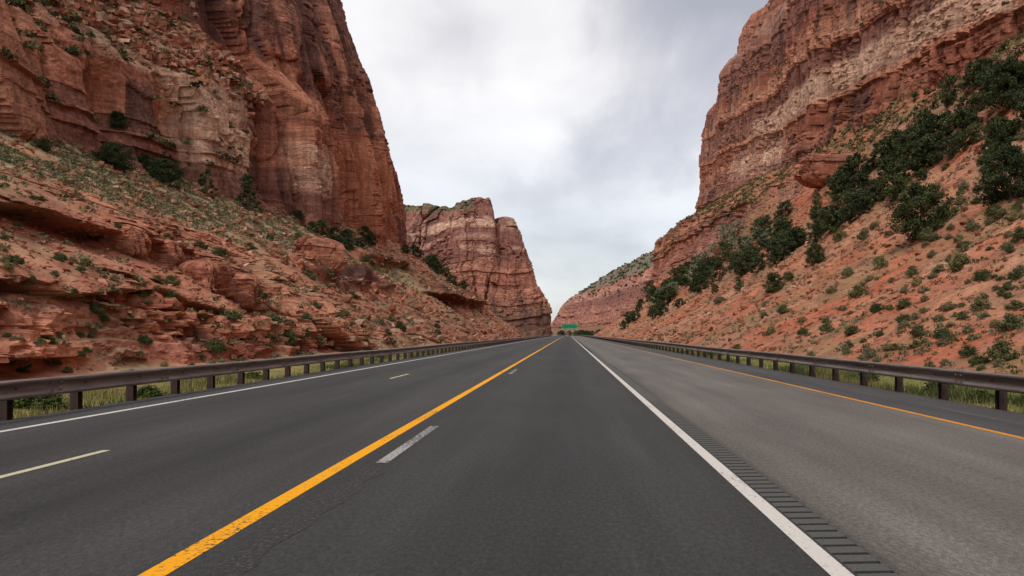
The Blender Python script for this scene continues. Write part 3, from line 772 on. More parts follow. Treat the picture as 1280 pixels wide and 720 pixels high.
def guardrail(X, side, y0, step, phase, ztop, label):
    """side = +1 when the road lies towards -X (right rail)"""
    root = empty('guardrail', (0, 0, 0)); tag(root, label, 'guardrail')
    # W-beam section: (toward road, height)
    prof = [(0.0, 1.0), (.035, .985), (.075, .93), (.082, .85), (.070, .78), (.015, .64), (.0, .55), (.0, .45), (.015, .36), (.070, .22), (.082, .15), (.075, .07), (.035, .015), (0.0, 0)]
    H = .34
    yy = ys[(ys >= y0)]
    sec = [(-side*(a+.0), ztop-H+h*H) for a, h in prof] 
    sec += [(sx+side*.006, sz) for sx, sz in reversed(sec)]
    sec.append(sec[0])
    V = np.zeros((len(yy), len(sec), 3))
    wob = fbm(yy/18, yy*0, 400)*.05; wobz = fbm(yy/23, yy*0, 401)*.05
    for i, (a, h) in enumerate(sec):
        V[:, i, 0] = X + a + road_shift(yy) + wob; V[:, i, 1] = yy; V[:, i, 2] = h + wobz
    me = np_mesh('beam', V.reshape(-1, 3), grid_faces(len(yy), len(sec), flip=(side > 0)), STEEL)
    beam = link('beam', me, root)
    lap = np.zeros((2, len(sec), 3))
    for i, (a_, h_) in enumerate(sec):
        m_ = ztop-H/2
        lap[:, i, 0] = a_ - side*.004; lap[0, i, 1] = -.17; lap[1, i, 1] = .17; lap[:, i, 2] = m_+(h_-m_)*1.012
    lv = lap.reshape(-1, 3).tolist(); lf = [tuple(int(v) for v in q) for q in grid_faces(2, len(sec), flip=(side > 0))]
    bolts = []
    for by in (-.11, .11):
        for bh in (.70, .30):
            bolts.append(boxv(*(sorted((-side*.05, -side*.098))), by-.014, by+.014, ztop-H+bh*H-.014, ztop-H+bh*H+.014))
    lv, lf = join([(lv, lf)]+bolts)
    lapm = np_mesh("splice", lv, lf, STEEL)
    yq = phase+step/2
    while yq > 6: yq -= 2*step
    while yq < 120:
        link('splice', lapm, root, (X + float(fbm(np.array([yq/18]), np.array([0.]), 400)[0])*.05, yq, float(fbm(np.array([yq/23]), np.array([0.]), 401)[0])*.05)); yq += 2*step
    # posts: H-section with an offset block, one mesh shared by copies
    def post_geo():
        s = side
        xa, xb = sorted((s*.10, s*.26))
        parts = [boxv(xa, xb, -.075, -.062, -.35, ztop-.02), boxv(xa, xb, .062, .075, -.35, ztop-.02),
                 boxv((xa+xb)/2-.007, (xa+xb)/2+.007, -.0625, .0625, -.35, ztop-.025)]
        ba, bb2 = sorted((s*.008, s*.0995))
        parts.append(boxv(ba, bb2, -.075, .075, ztop-.33, ztop-.03))
        parts.append(boxv(*(sorted((s*-.02, s*.008))), -.016, .016, ztop-.175, ztop-.145))
        return join(parts)
    pv, pf = post_geo(); pm = np_mesh('post', pv, pf, POST)
    y = phase; n = 0; restV = []; restF = []
    while y > y0: y -= step
    y += step
    while y < 470:
        x = X + float(road_shift(y)) + float(fbm(np.array([y/18]), np.array([0.]), 400)[0])*.05
        if n < 99:
            p = link('post', pm, root, (x, y, 0)); n += 1
            p.rotation_euler = (random.uniform(-.01, .01), random.uniform(-.012, .012), random.uniform(-.03, .03))
        else:
            o = len(restV); restV += [(vx+x, vy+y, vz) for vx, vy, vz in pv]; restF += [tuple(i+o for i in q) for q in pf]
        y += step
    if restV:
        r = link('posts', np_mesh('posts', restV, restF, POST), root); tag(r, kind='stuff')
guardrail(-9.60, -1, 3.0, 1.905, 13.2, .70, 'long weathered steel guardrail along the left edge of the highway, below the tall left cliff')
guardrail(8.40, 1, 3.0, 2.33, 15.06, .73, 'long weathered steel guardrail along the right edge of the highway, below the shrubby red slope')

# ------------------------------------------------------------------ green road sign
def sign():
    D = 470.0
    x = (712.0-CX)/F*D; z0 = EYE + (CY-411.0)/F*D; w, h = 9.6, 3.0
    root = empty('road_sign', (x, D, 0), R(-10)); tag(root, 'small distant green highway sign on steel posts, at the far end of the road', 'road sign')
    def pm(name, c, r=.5):
        m, nt, b = new_mat(name); n = node(nt, 'ShaderNodeTexNoise', Scale=1.2, Detail=3.0)
        tc = node(nt, 'ShaderNodeTexCoord'); nt.links.new(tc.outputs['Object'], n.inputs[0])
        nt.links.new(ramp(nt, n.outputs[0], [(.3, tuple(v*.9 for v in c)), (.7, tuple(min(1, v*1.1) for v in c))]), b.inputs['Base Color']); b.inputs['Roughness'].default_value = r; return m
    G = pm('sign_green', (.0, .27, .13)); Wh = pm('sign_white', (.6, .62, .58)); Me = pm('sign_steel', (.12, .10, .09))
    v, f = boxv(-w/2, w/2, -.04, .04, z0, z0+h); link('panel', np_mesh('panel', v, f, G), root)
    b = .09
    v, f = join([boxv(-w/2+.1, w/2-.1, -.052, -.042, z0+.12, z0+.12+b), boxv(-w/2+.1, w/2-.1, -.052, -.042, z0+h-.12-b, z0+h-.12),
                 boxv(-w/2+.1, -w/2+.1+b, -.052, -.042, z0+.215, z0+h-.215), boxv(w/2-.1-b, w/2-.1, -.052, -.042, z0+.215, z0+h-.215)])
    link('border', np_mesh('border', v, f, Wh), root)
    for sx in (-3, 3):
        v, f = join([boxv(sx-.12, sx+.12, .045, .07, -.3, z0+h-.2), boxv(sx-.12, sx+.12, .27, .295, -.3, z0+h-.2), boxv(sx-.01, sx+.01, .0705, .2695, -.3, z0+h-.21)])
        link('post', np_mesh('post', v, f, Me), root)
sign()

# ------------------------------------------------------------------ vegetation
def leaf_cloud(centres, radii, per, size, base, var=.25, flat=1.0, seed=0, upb=.0):
    r = np.random.default_rng(seed)
    C = np.asarray(centres, float); n = len(C)
    idx = np.repeat(np.arange(n), per)
    d = r.normal(size=(len(idx), 3)); d /= np.linalg.norm(d, axis=1, keepdims=True)
    rad = (r.random(len(idx))**.45)[:, None]*np.asarray(radii)[idx][:, None]
    p = C[idx] + d*rad*np.array([1, 1, flat])
    a = r.normal(size=(len(idx), 3)); a /= np.linalg.norm(a, axis=1, keepdims=True)
    b = np.cross(a, r.normal(size=(len(idx), 3))); b /= np.linalg.norm(b, axis=1, keepdims=True)
    sz = size*(0.6+.8*r.random(len(idx)))[:, None]
    V = np.stack([p-a*sz-b*sz*.45, p+a*sz*.3-b*sz*.6, p+a*sz+b*sz*.3, p-a*sz*.2+b*sz*.6], 1).reshape(-1, 3)
    Fq = np.arange(len(V)).reshape(-1, 4)
    tone = (1+var*(r.random(n)-.5)*2)[idx]*(1+.25*(r.random(len(idx))-.5)*2)
    hue = 1+.15*(r.random(n)-.5)[idx]
    c = np.stack([base[0]*tone*hue, base[1]*tone, base[2]*tone], 1)
    return V, Fq, np.repeat(c, 4, axis=0)

def tube(pts, rads, k=6):
    V = []; Q = []
    for i, (p, r_) in enumerate(zip(pts, rads)):
        p = Vector(p); q = Vector(pts[min(i+1, len(pts)-1)]); o = Vector(pts[max(i-1, 0)])
        t = (q-o).normalized(); a = t.orthogonal().normalized(); b = t.cross(a)
        for j in range(k):
            an = 2*math.pi*j/k; V.append(tuple(p+(a*math.cos(an)+b*math.sin(an))*r_))
    for i in range(len(pts)-1):
        for j in range(k):
            Q.append((i*k+j, i*k+(j+1) % k, (i+1)*k+(j+1) % k, (i+1)*k+j))
    return V, Q

def tree_proto(seed, nclump, per, size, squat=1.0, base=(.056, .076, .030), conic=False):
    """unit tree, 1 m tall"""
    r = np.random.default_rng(seed)
    cs = []; rs = []
    for i in range(nclump):
        t = (i+.5)/nclump
        z = .04 + .88*t
        if conic: w = .30*(1-t)**.8+.03
        else: w = .44*math.sqrt(max(.02, 1-((t-.38)/.66)**2))
        a = r.random()*6.283; q = w*math.sqrt(r.random())*(.75+.45*r.random())
        cs.append((math.cos(a)*q*squat, math.sin(a)*q*squat, z)); rs.append((.06+.085*r.random())*(.6 if conic else 1)*squat**.5)
    V, Fq, c = leaf_cloud(cs, rs, per, size, base, .35, .8, seed)
    crown = np_mesh('crown', V, Fq, LEAF, c)
    parts = [tube([(0, 0, -.12), (.01, 0, .1), (-.01, .015, .4), (0, 0, .8)], [.045, .036, .022, .006])]
    for i in range(0, nclump, max(1, nclump//9)):
        x, y, z = cs[i]; parts.append(tube([(0, 0, max(.05, z-.22)), (x*.5, y*.5, z-.07), (x*.9, y*.9, z)], [.017, .011, .004], 5))
    tv, tf = join(parts)
    return crown, np_mesh('trunk', tv, tf, BARK)

BIG = [tree_proto(500+i, 150, 100, .017, 1.15) for i in range(3)]
MED = [tree_proto(520+i, 60, 52, .032, 1.2) for i in range(5)]
CON = [tree_proto(540+i, 40, 36, .026, 1, conic=True) for i in range(3)]
OLV = [tree_proto(580+i, 48, 44, .032, 1.2, base=(.085, .10, .045)) for i in range(2)]
PALET = [tree_proto(560+i, 36, 36, .032, 1.2, base=(.22, .24, .16)) for i in range(2)]

def shrub_proto(seed, base, n=44, per=40, size=.034):
    r = np.random.default_rng(seed)
    cs = []; rs = []
    for i in range(n):
        a = r.random()*6.283; q = .42*math.sqrt(r.random()); z = .10+.55*r.random()*(1-(q/.5)**2)
        cs.append((math.cos(a)*q, math.sin(a)*q, z)); rs.append(.11+.09*r.random())
    V, Fq, c = leaf_cloud(cs, rs, per, size, base, .3, .85, seed)
    return np_mesh('shrub', V, Fq, LEAF, c)
SHR = [shrub_proto(600, (.11, .12, .050)), shrub_proto(601, (.15, .155, .072)), shrub_proto(602, (.19, .185, .10)), shrub_proto(603, (.075, .095, .034)), shrub_proto(604, (.23, .20, .11))]

def bvh_of(key, step=1):
    P = SURF[key]; m, n = P.shape[:2]
    return BVHTree.FromPolygons(P.reshape(-1, 3).tolist(), grid_faces(m, n).tolist())
# coarser copies are enough to find where things stand
def coarse(key, k):
    P = SURF[key][::k, ::k]; m, n = P.shape[:2]
    return BVHTree.FromPolygons(P.reshape(-1, 3).tolist(), grid_faces(m, n).tolist())
BV = {k: coarse(k, 2) for k in SURF if k != 'mesa'}
def hit(px, py, keys=('left', 'right', 'leftcliff', 'rightcliff')):
    d = Vector(((px-CX)/F, 1, (CY-py)/F)).normalized()
    best = None
    for k in keys:
        h = BV[k].ray_cast(Vector((0, 0, EYE)), d)
        if h[0] is not None and (best is None or h[3] < best[1]): best = (h[0], h[3], k)
    return best

def place_tree(px, py, hpx, protos, name, label, group=None, cat='tree', sx=1.0, h=None):
    b = hit(px, py)
    if b is None: return None
    p = b[0]; H = h if h else hpx*p.y/F
    crown, trunk = random.choice(protos)
    root = empty(name, (p.x, p.y, p.z-.03*H), random.random()*6.28); root.scale = (H*sx, H*sx*random.uniform(.9, 1.1), H)
    tag(root, label, cat, group)
    link('crown', crown, root); link('trunk', trunk, root)
    return root

# hand-placed trees (pixel of the base, height in pixels)
for px, py, hp, pr, lab, sx in [
    (1152, 300, 76, BIG, 'large dark round juniper standing alone on the red slope above the right guardrail', 1.0),
    (1262, 250, 70, BIG, 'dark bushy juniper low in the dark trees, cut by the right edge of the picture', 1.0),
    (1262, 135, 66, BIG, 'dark juniper high at the right edge, close under the upper right cliff', 1.0),
    (142, 212, 36, BIG, 'wide dark round juniper, leftmost and largest at the foot of the left cliff', 1.25),
    (182, 212, 22, BIG, 'small dark juniper between two bigger ones at the foot of the left cliff', 1.0),
    (207, 232, 36, BIG, 'dark wide juniper, third from the left along the foot of the left cliff', 1.2),
    (258, 247, 40, CON, 'slim dark conifer beside the pale rock at the foot of the left cliff', 1.2),
    (310, 262, 48, CON, 'slender pointed conifer against the fluted wall of the left cliff', 1.2),
    (53, 188, 16, BIG, 'small dark juniper far left under the smooth orange cliff base', 1.2),
    (148, 160, 22, BIG, 'dark bushy juniper in the hollow of the left cliff, above the round junipers', 1.0),
    (434, 305, 20, BIG, 'dark juniper below the orange wall of the left cliff, before its far corner', 1.0),
    (1019, 330, 28, BIG, 'dark upright juniper alone on the red slope just below the dark tree belt', .85),
    (967, 365, 26, BIG, 'dark round juniper low on the red slope left of the lone upright one', .95)]:
    place_tree(px, py, hp, pr, 'pine_tree' if pr is CON else 'juniper_tree', lab, sx=sx)

# dark belt of trees on the right
def poly_line(pts, n, width, rr):
    pts = np.array(pts, float); seg = np.linalg.norm(np.diff(pts, axis=0), axis=1); c = np.concatenate([[0], np.cumsum(seg)])
    t = rr.random(n)*c[-1]
    x = np.interp(t, c, pts[:, 0]); y = np.interp(t, c, pts[:, 1]); w = np.interp(t, c, width)
    return x + rr.normal(size=n)*2, y + (rr.random(n)-.5)*w
rr = np.random.default_rng(3)
xs, yy_ = poly_line([(775, 412), (800, 395), (850, 368), (900, 345), (950, 318), (1000, 290), (1050, 262), (1100, 232), (1150, 200), (1200, 162), (1240, 148), (1290, 140)], 165, [8, 26, 42, 48, 52, 52, 52, 56, 70, 96, 120, 130], rr)
for x, y in zip(xs, yy_):
    hp = rr.uniform(13, 32)*np.interp(x, [770, 830, 950, 1280], [.45, .75, .95, 1.3])
    place_tree(x, y, hp, MED if rr.random() < .8 else OLV, 'juniper_tree', 'dark green juniper in the dense dark belt of trees climbing the right slope', 'junipers in the dark belt on the right slope', sx=rr.uniform(.9, 1.2))
for x, y in [(912, 308), (925, 318), (895, 322), (870, 350), (840, 372), (818, 388), (938, 322), (960, 306), (905, 300), (922, 296), (935, 310), (915, 318), (850, 352), (880, 338), (828, 378), (948, 300), (1190, 165), (1235, 175)]:
    place_tree(x, y, rr.uniform(16, 26), PALET, 'grey_tree', 'pale grey green bushy tree among the dark junipers on the right slope', 'pale grey green trees among the dark junipers', sx=1.1)
# junipers strung along the left slope below the wall
xs, yy_ = poly_line([(370, 275), (430, 308), (470, 300), (500, 312), (530, 325), (560, 345), (590, 362)], 30, [10, 16, 12, 16, 20, 18, 8], rr)
for x, y in zip(xs, yy_):
    place_tree(x, y, rr.uniform(9, 18), MED, 'juniper_tree', 'small dark juniper on the left slope near the far corner of the left cliff', 'junipers on the left slope near the cliff corner', sx=1.1)

for k in range(70):
    D = rr.uniform(430, 620); x = float(road_shift(D)) + 11 + rr.uniform(0, 1)**1.3*60; H = rr.uniform(1.8, 4.6)
    if abs(x/D) > .06: continue
    crown, trunk = random.choice(MED); root = empty('juniper_tree', (x, D, -.2), random.random()*6.28); root.scale = (H*1.1, H*1.1, H)
    tag(root, 'tiny far dark tree beside the green sign at the far end of the road', 'tree', 'far trees by the road end')
    link('crown', crown, root); link('trunk', trunk, root)

VERGE = shrub_proto(620, (.055, .085, .020))
for X, D, W in [(9.6, 13.6, .9), (9.9, 15.0, 1.1), (9.5, 17.4, .8), (10.2, 16.4, 1.0), (10.0, 20.5, .9), (9.7, 24.5, .8), (9.9, 12.4, .9), (-10.6, 13.6, .9), (-10.9, 15.6, 1.1), (-10.5, 18.9, .8), (-11.0, 12.6, .9), (-10.8, 26, .8)]:
    o = link('shrub', VERGE, None, (X, D, -.15)); o.scale = (W, W, W*.75); o.rotation_euler.z = random.random()*6
    sd_ = 'right' if X > 0 else 'left'
    tag(o, 'fresh green leafy bush in the grass right behind the near %s guardrail' % sd_, 'shrub', 'green bushes behind the %s guardrail' % sd_)

# scattered shrubs: the ones that show largest are things of their own
cand = []
def add_c(px, py, wpx, kinds, side):
    b = hit(px, py, (side,))
    if b is None or b[0].z < .2: return
    cand.append((wpx, b[0], wpx*b[0].y/F, kinds, side))
hand_right = [(1200, 336, 34), (1072, 372, 26), (1130, 385, 24), (1097, 390, 22), (1065, 418, 22), (1150, 420, 24), (1180, 425, 26), (1225, 388, 26), (1268, 385, 24), (1262, 412, 34), (1255, 450, 44), (1225, 455, 26), (1185, 425, 20), (1130, 402, 18), (1050, 300, 20), (1100, 335, 24), (980, 392, 18), (1004, 418, 18), (1035, 415, 20), (1230, 350, 30), (1270, 350, 22), (1205, 310, 20), (1245, 270, 26), (1180, 280, 26), (900, 378, 18), (925, 362, 16), (1210, 445, 22), (1160, 300, 24), (1236, 205, 24), (1175, 200, 20), (1100, 420, 16), (985, 350, 16), (1080, 300, 18), (1280, 300, 30), (1140, 345, 20), (1060, 345, 18)]
for x, y, w in hand_right: add_c(x, y, w, (0, 1, 3), 'right')
hand_left = [(18, 330, 22), (75, 326, 18), (107, 333, 20), (195, 352, 18), (215, 356, 20), (214, 372, 16), (275, 318, 22), (120, 392, 22), (130, 402, 18), (340, 405, 30), (250, 310, 20), (313, 312, 14), (337, 300, 12), (372, 300, 14), (410, 345, 16), (440, 372, 16), (458, 330, 18), (500, 412, 18), (325, 372, 18), (160, 400, 16), (250, 400, 20), (210, 300, 14), (60, 180, 12), (290, 400, 26), (270, 440, 26), (360, 430, 26), (180, 430, 18), (60, 430, 20)]
for x, y, w in hand_left: add_c(x, y, w, (3, 0, 3), 'left')
def rand_c(side, n, x0, x1, y0, y1, s0, s1, kinds, cond=None):
    for _ in range(n):
        x = rr.uniform(x0, x1); y = rr.uniform(y0, y1)
        if cond and not cond(x, y): continue
        b = hit(x, y, (side,))
        if b is None or b[0].z < .15: continue
        f_ = min(1, max(.45, b[0].y/(90 if side == 'left' else 60)))
        cand.append((rr.uniform(s0, s1)*f_*F/b[0].y, b[0], None, kinds, side))
rand_c('right', 520, 770, 1280, 120, 470, .35, 1.05, (0, 1, 2, 4), lambda x, y: y > 417-(x-755)*.62)
rand_c('right', 260, 850, 1280, 60, 300, .5, 1.3, (0, 2, 4))
rand_c('left', 420, 0, 520, 180, 470, .3, .9, (0, 1, 2, 4, 3))
rand_c('left', 380, 0, 420, 185, 330, .3, .8, (1, 2, 4, 2), lambda x, y: y < 215+x*.30)
rand_c('left', 160, 380, 660, 300, 430, .5, 1.3, (0, 1, 3, 0))
cand.sort(key=lambda c: -c[0])
LS = {'right': ('low olive green desert shrub on the red earth slope above the right guardrail', 'shrubs on the right slope'),
      'left': ('low olive green desert shrub on the hillside and ledges above the left guardrail', 'shrubs on the left slope')}
stuffV = {'left': [], 'right': []}; cnt = 0
for i, (wpx, p, wm, kinds, side) in enumerate(cand):
    W = wm if wm else wpx*p.y/F
    k = random.choice(kinds)
    if cnt < 284:
        o = link('shrub', SHR[k], None, (p.x, p.y, p.z-.06*W)); cnt += 1
        o.rotation_euler.z = random.random()*6.28; o.scale = (W, W*random.uniform(.85, 1.15), W*random.uniform(.75, 1.15))
        tag(o, LS[side][0], 'shrub', LS[side][1])
    else:
        stuffV[side].append((p, W, k))

BASES = [(.085, .095, .040), (.12, .125, .060), (.15, .15, .080), (.065, .085, .030), (.18, .165, .085), (.045, .055, .024)]
def clumps(name, items, per, size, label=None, cat=None, parent=None):
    r = np.random.default_rng(len(items)+5)
    P = np.array([[q[0][0], q[0][1], q[0][2]] for q in items]); W = np.array([q[1] for q in items]); K = np.array([q[2] for q in items])
    n = len(items); idx = np.repeat(np.arange(n), per)
    d = r.normal(size=(len(idx), 3)); d /= np.linalg.norm(d, axis=1, keepdims=True); d[:, 2] = np.abs(d[:, 2])
    p = P[idx] + d*(W[idx]*.48*r.random(len(idx))**.4)[:, None]*np.array([1, 1, .85])
    a = r.normal(size=(len(idx), 3)); a /= np.linalg.norm(a, axis=1, keepdims=True)
    b = np.cross(a, r.normal(size=(len(idx), 3))); b /= np.linalg.norm(b, axis=1, keepdims=True)
    sz = (size*W[idx]*(0.6+.8*r.random(len(idx))))[:, None]
    V = np.stack([p-a*sz-b*sz*.5, p+a*sz*.3-b*sz*.6, p+a*sz+b*sz*.3, p-a*sz*.2+b*sz*.6], 1).reshape(-1, 3)
    B = np.array(BASES)[K][idx]*(0.7+.6*r.random(n))[idx][:, None]*(.8+.4*r.random(len(idx)))[:, None]
    o = link(name, np_mesh(name, V, np.arange(len(V)).reshape(-1, 4), LEAF, np.repeat(B, 4, axis=0)))
    tag(o, label, cat, kind='stuff'); return o

def surf_pts(key, n, dens=1.0, zmin=.4, cond=None, seed=1, nzmin=.35, dpow=1.0):
    P = SURF[key]; r = np.random.default_rng(seed)
    A = P[:-1, :-1]; U = P[1:, :-1]-A; Wd = P[:-1, 1:]-A
    cr = np.cross(U, Wd); ar = np.linalg.norm(cr, axis=2); nz = np.abs(cr[..., 2])/(ar+1e-9)
    D = np.maximum(A[..., 1], 15)
    px, py = project(A)
    w = ar*(nz > nzmin)*(A[..., 2] > zmin)*(A[..., 1] > 15)*(px > -80)*(px < 1360)*(py > -60)/D**dpow
    if cond is not None: w = w*cond(A, px, py)
    w = w.ravel(); i = r.choice(len(w), n, p=w/w.sum())
    f = r.random((n, 2))
    return A.reshape(-1, 3)[i] + U.reshape(-1, 3)[i]*f[:, :1] + Wd.reshape(-1, 3)[i]*f[:, 1:]
def items_from(pts, w0, w1, ks, seed=2):
    r = np.random.default_rng(seed)
    return [(p, r.uniform(w0, w1), ks[r.integers(len(ks))]) for p in pts]
it = [(tuple(p), W, k) for p, W, k in stuffV['left']]
greenl = lambda A, px, py: .04 + sstep(8.5, 12, A[..., 2])*(1-sstep(130, 190, A[..., 1]))*(vn(A[..., 1]/7, A[..., 2]/4, 700) > .3) + .25*(A[..., 1] > 60)
it += items_from(surf_pts('left', 12000, cond=greenl, seed=4), .3, .85, (1, 2, 4, 2, 4, 4))
it += items_from(surf_pts('left', 130, cond=lambda A, px, py: (px > 225)*(px < 400)*(py > 372)*(A[..., 1] < 80)*1.0, seed=44, zmin=.3, nzmin=.1), .3, .75, (5, 0, 1))
clumps('sagebrush', it, 26, .105, 'tiny grey green sagebrush and dry tufts covering the upper part of the left slope', 'sagebrush')
it = [(tuple(p), W, k) for p, W, k in stuffV['right']]
it += items_from(surf_pts('right', 9000, cond=lambda A, px, py: .25+(vn(A[..., 1]/6, A[..., 2]/4, 701) > .5), seed=5), .18, .55, (1, 2, 4, 0))
clumps('low_scrub', it, 24, .11, 'tiny dry scrub tufts sprinkled over the red right slope', 'scrub')
# brush on the ledges of the walls
it = items_from(surf_pts('leftcliff', 450, cond=lambda A, px, py: (A[..., 2] > 22)*(A[..., 2] < 60)*(A[..., 1] < 120), seed=6, nzmin=.72), .6, 1.8, (5, 5, 0, 2))
it += items_from(surf_pts('rightcliff', 260, seed=7, nzmin=.75), .6, 1.8, (5, 0, 2))
clumps('ledge_brush', it, 40, .13, 'dark brush growing on the rock ledges of the canyon walls', 'brush')
# sage bench under the right wall
it = items_from(surf_pts('right', 4500, cond=lambda A, px, py: sstep(33, 37, A[..., 2])*1.0, seed=8), .7, 1.9, (5, 0, 2, 4))
clumps('bench_brush', it, 26, .14, 'mixed dark and grey green brush on the bench under the right cliff', 'brush')

it = items_from(surf_pts('mesa', 1500, cond=lambda A, px, py: (A[..., 2] > 35)*1.0, nzmin=.5, seed=9), 1.5, 4.5, (5, 0, 5, 2))
clumps('mesa_brush', it, 16, .2, 'dark brush dotting the grey green slope on top of the far mesa', 'brush')

# loose stones
def stones(name, pts, s0, s1, cols, label, seed):
    r = np.random.default_rng(seed); n = len(pts)
    pts = np.asarray(pts)
    base = np.array([(-1, -1, -1), (1, -1, -1), (1, 1, -1), (-1, 1, -1), (-1, -1, 1), (1, -1, 1), (1, 1, 1), (-1, 1, 1)], float)*.55
    Fq = np.array([(0, 3, 2, 1), (4, 5, 6, 7), (0, 1, 5, 4), (1, 2, 6, 5), (2, 3, 7, 6), (3, 0, 4, 7)])
    S = (s0 + (s1-s0)*r.random(n)**3)*np.clip(pts[:, 1]/95, .22, 1)
    asp = np.stack([.7+.8*r.random(n), .6+.6*r.random(n), .35+.45*r.random(n)], 1)
    B = (base[None]*np.array([1, 1, 1]) + r.normal(size=(n, 8, 3))*.17)*asp[:, None, :]*S[:, None, None]
    an = r.random(n)*6.28; ca = np.cos(an)[:, None]; sa = np.sin(an)[:, None]
    tl = r.normal(size=(n, 1))*.25
    B = np.stack([B[..., 0]*ca-B[..., 1]*sa, B[..., 0]*sa+B[..., 1]*ca, B[..., 2]+tl*B[..., 0]], -1)
    V = B + pts[:, None, :] + np.array([0, 0, .12])*S[:, None, None]
    Fa = (Fq[None] + (np.arange(n)*8)[:, None, None]).reshape(-1, 4)
    c = np.array(cols)[r.integers(len(cols), size=n)]*(.8+.4*r.random((n, 1)))
    o = link(name, np_mesh(name, V.reshape(-1, 3), Fa, ROCK, np.repeat(c, 8, axis=0))); tag(o, label, 'rocks', kind='stuff')
stones('rubble', surf_pts('left', 14000, seed=20), .12, .75, [RED, ORANGE, DUST, PALE*.8], 'red and tan loose stones scattered over the left slope', 21)
stones('rubble', surf_pts('right', 17000, seed=22), .10, .6, [RED, ORANGE, DUST, PALE*.8], 'red and tan loose stones scattered over the right slope', 23)
stones('bench_rubble', surf_pts('leftcliff', 3500, cond=lambda A, px, py: (A[..., 2] > 34)*(A[..., 2] < 56)*(A[..., 1] < 120), nzmin=.5, seed=24), .25, 1.1, [RED, DUST, PALE*.8, ORANGE], 'broken rock debris on the shelf of the left cliff', 25)

# boulders and slabs that stand out
def boulder(px, py, wpx, hpx, label, seed, layers=True, squash=(1, .8), name='boulder', side=None, tone=None):
    b = hit(px, py)
    if b is None: return
    p = b[0]; W = wpx*p.y/F; H = hpx*p.y/F
    m, n = 90, 60
    th = np.linspace(0, 2*np.pi, m)[:, None]; ph = np.linspace(-np.pi/2, np.pi/2, n)[None]
    def se(w, e): return np.sign(w)*np.abs(w)**e
    e = .38
    x = se(np.cos(th), e)*se(np.cos(ph), .6); y = se(np.sin(th), e)*se(np.cos(ph), .6); z = se(np.sin(ph), .7) + 0*th
    x = x+0*ph; y = y+0*ph
    s = th*3+x; zz = z
    ang = np.cos(th)*2.1; an2 = np.sin(th)*2.1
    f1, f2, c1 = vor(ang*1.0+zz*.3+9, an2*1.0+zz*1.1+9, seed); 
    L, q = layer(zz*2.6+fbm(ang, an2, seed+1)*.8+20, seed+2)
    dd = .95 + .34*(c1-.5) - .14*np.exp(-(f2-f1)/.04) + .16*(L-.5) + .35*fbm(ang*1.4+zz, an2*1.4-zz, seed+3)
    V = np.stack([x*dd*W/2, y*dd*W*.5*squash[1], z*(1+.25*fbm(ang, an2, seed+4))*H*.5], -1)
    c = mixc(RED*1.05, ORANGE, sstep(.1, .9, L*.5+c1*.5+fbm(ang*3, zz*6+an2*3, seed+5)))
    c = mixc(c, MAROON, sstep(.08, .3, fbm(ang*2+3, zz*5+an2*2, seed+6))*.6)
    if tone is not None: c = mixc(c, tone, .5)
    o = link(name, np_mesh(name, V.reshape(-1, 3), grid_faces(m, n), ROCK, c.reshape(-1, 3)), None, (p.x, p.y, p.z+H*.18))
    o.rotation_euler = (random.uniform(-.08, .08), random.uniform(-.12, .12), random.uniform(-.5, .5))
    tag(o, label, 'boulder')
boulder(152, 310, 52, 42, 'wedge shaped orange boulder at the right end of the slab ledge, left hillside', 801, squash=(1, .7))
boulder(205, 325, 44, 36, 'orange boulder between the wedge shaped boulder and the cracked block, left', 802)
boulder(258, 358, 56, 48, 'large cracked red block in the middle of the left hillside above dark bushes', 803)
boulder(300, 372, 50, 44, 'red block right of the large cracked block on the left hillside', 804)
boulder(400, 326, 60, 42, 'squat red rock outcrop on the left slope below the tall fluted cliff', 805, squash=(1, .5))
boulder(1042, 222, 78, 40, 'rounded red rock outcrop standing above the dark trees on the right slope', 806, squash=(1, .6))

# grass behind the rails
def grass(side, x0, x1, n, seed):
    r = np.random.default_rng(seed)
    y = 8 + 130*r.random(n)**1.7; x = x0+(x1-x0)*r.random(n)
    clump = np.clip(1.6*vn(x*1.3, y*.5, seed)*vn(x*.6+7, y*.17, seed+9)*1.6, 0, 1.2) 
    keepm = r.random(n) < .15+clump
    x = x[keepm]; y = y[keepm]; clump = clump[keepm]; n = len(x)
    h = (.05+.22*r.random(n))*(.2+1.1*clump); w = .008+.00035*y
    a = r.random(n)*6.28; lean = r.normal(size=(n, 2))*.35*h[:, None]
    z0 = -.13+.0*x
    V = np.stack([np.stack([x-np.cos(a)*w, y-np.sin(a)*w, z0], 1), np.stack([x+np.cos(a)*w, y+np.sin(a)*w, z0], 1), np.stack([x+lean[:, 0], y+lean[:, 1], z0+h+.1], 1)], 1)
    g = r.random((n, 1)); c = np.array([.09, .105, .03])*(1-g) + np.array([.30, .25, .11])*g
    dark = (vn(x*.8+3, y*.35, seed+1) > .62)[:, None]
    c = np.where(dark, c*np.array([.4, .55, .45]), c)
    o = link('grass', np_mesh('grass', V.reshape(-1, 3), np.arange(n*3).reshape(-1, 3), LEAF, np.repeat(c, 3, axis=0)))
    tag(o, 'yellow green grass growing behind the %s guardrail' % side, 'grass', kind='stuff')
grass('left', -12.8, -9.85, 60000, 30); grass('right', 8.68, 12.0, 60000, 31)

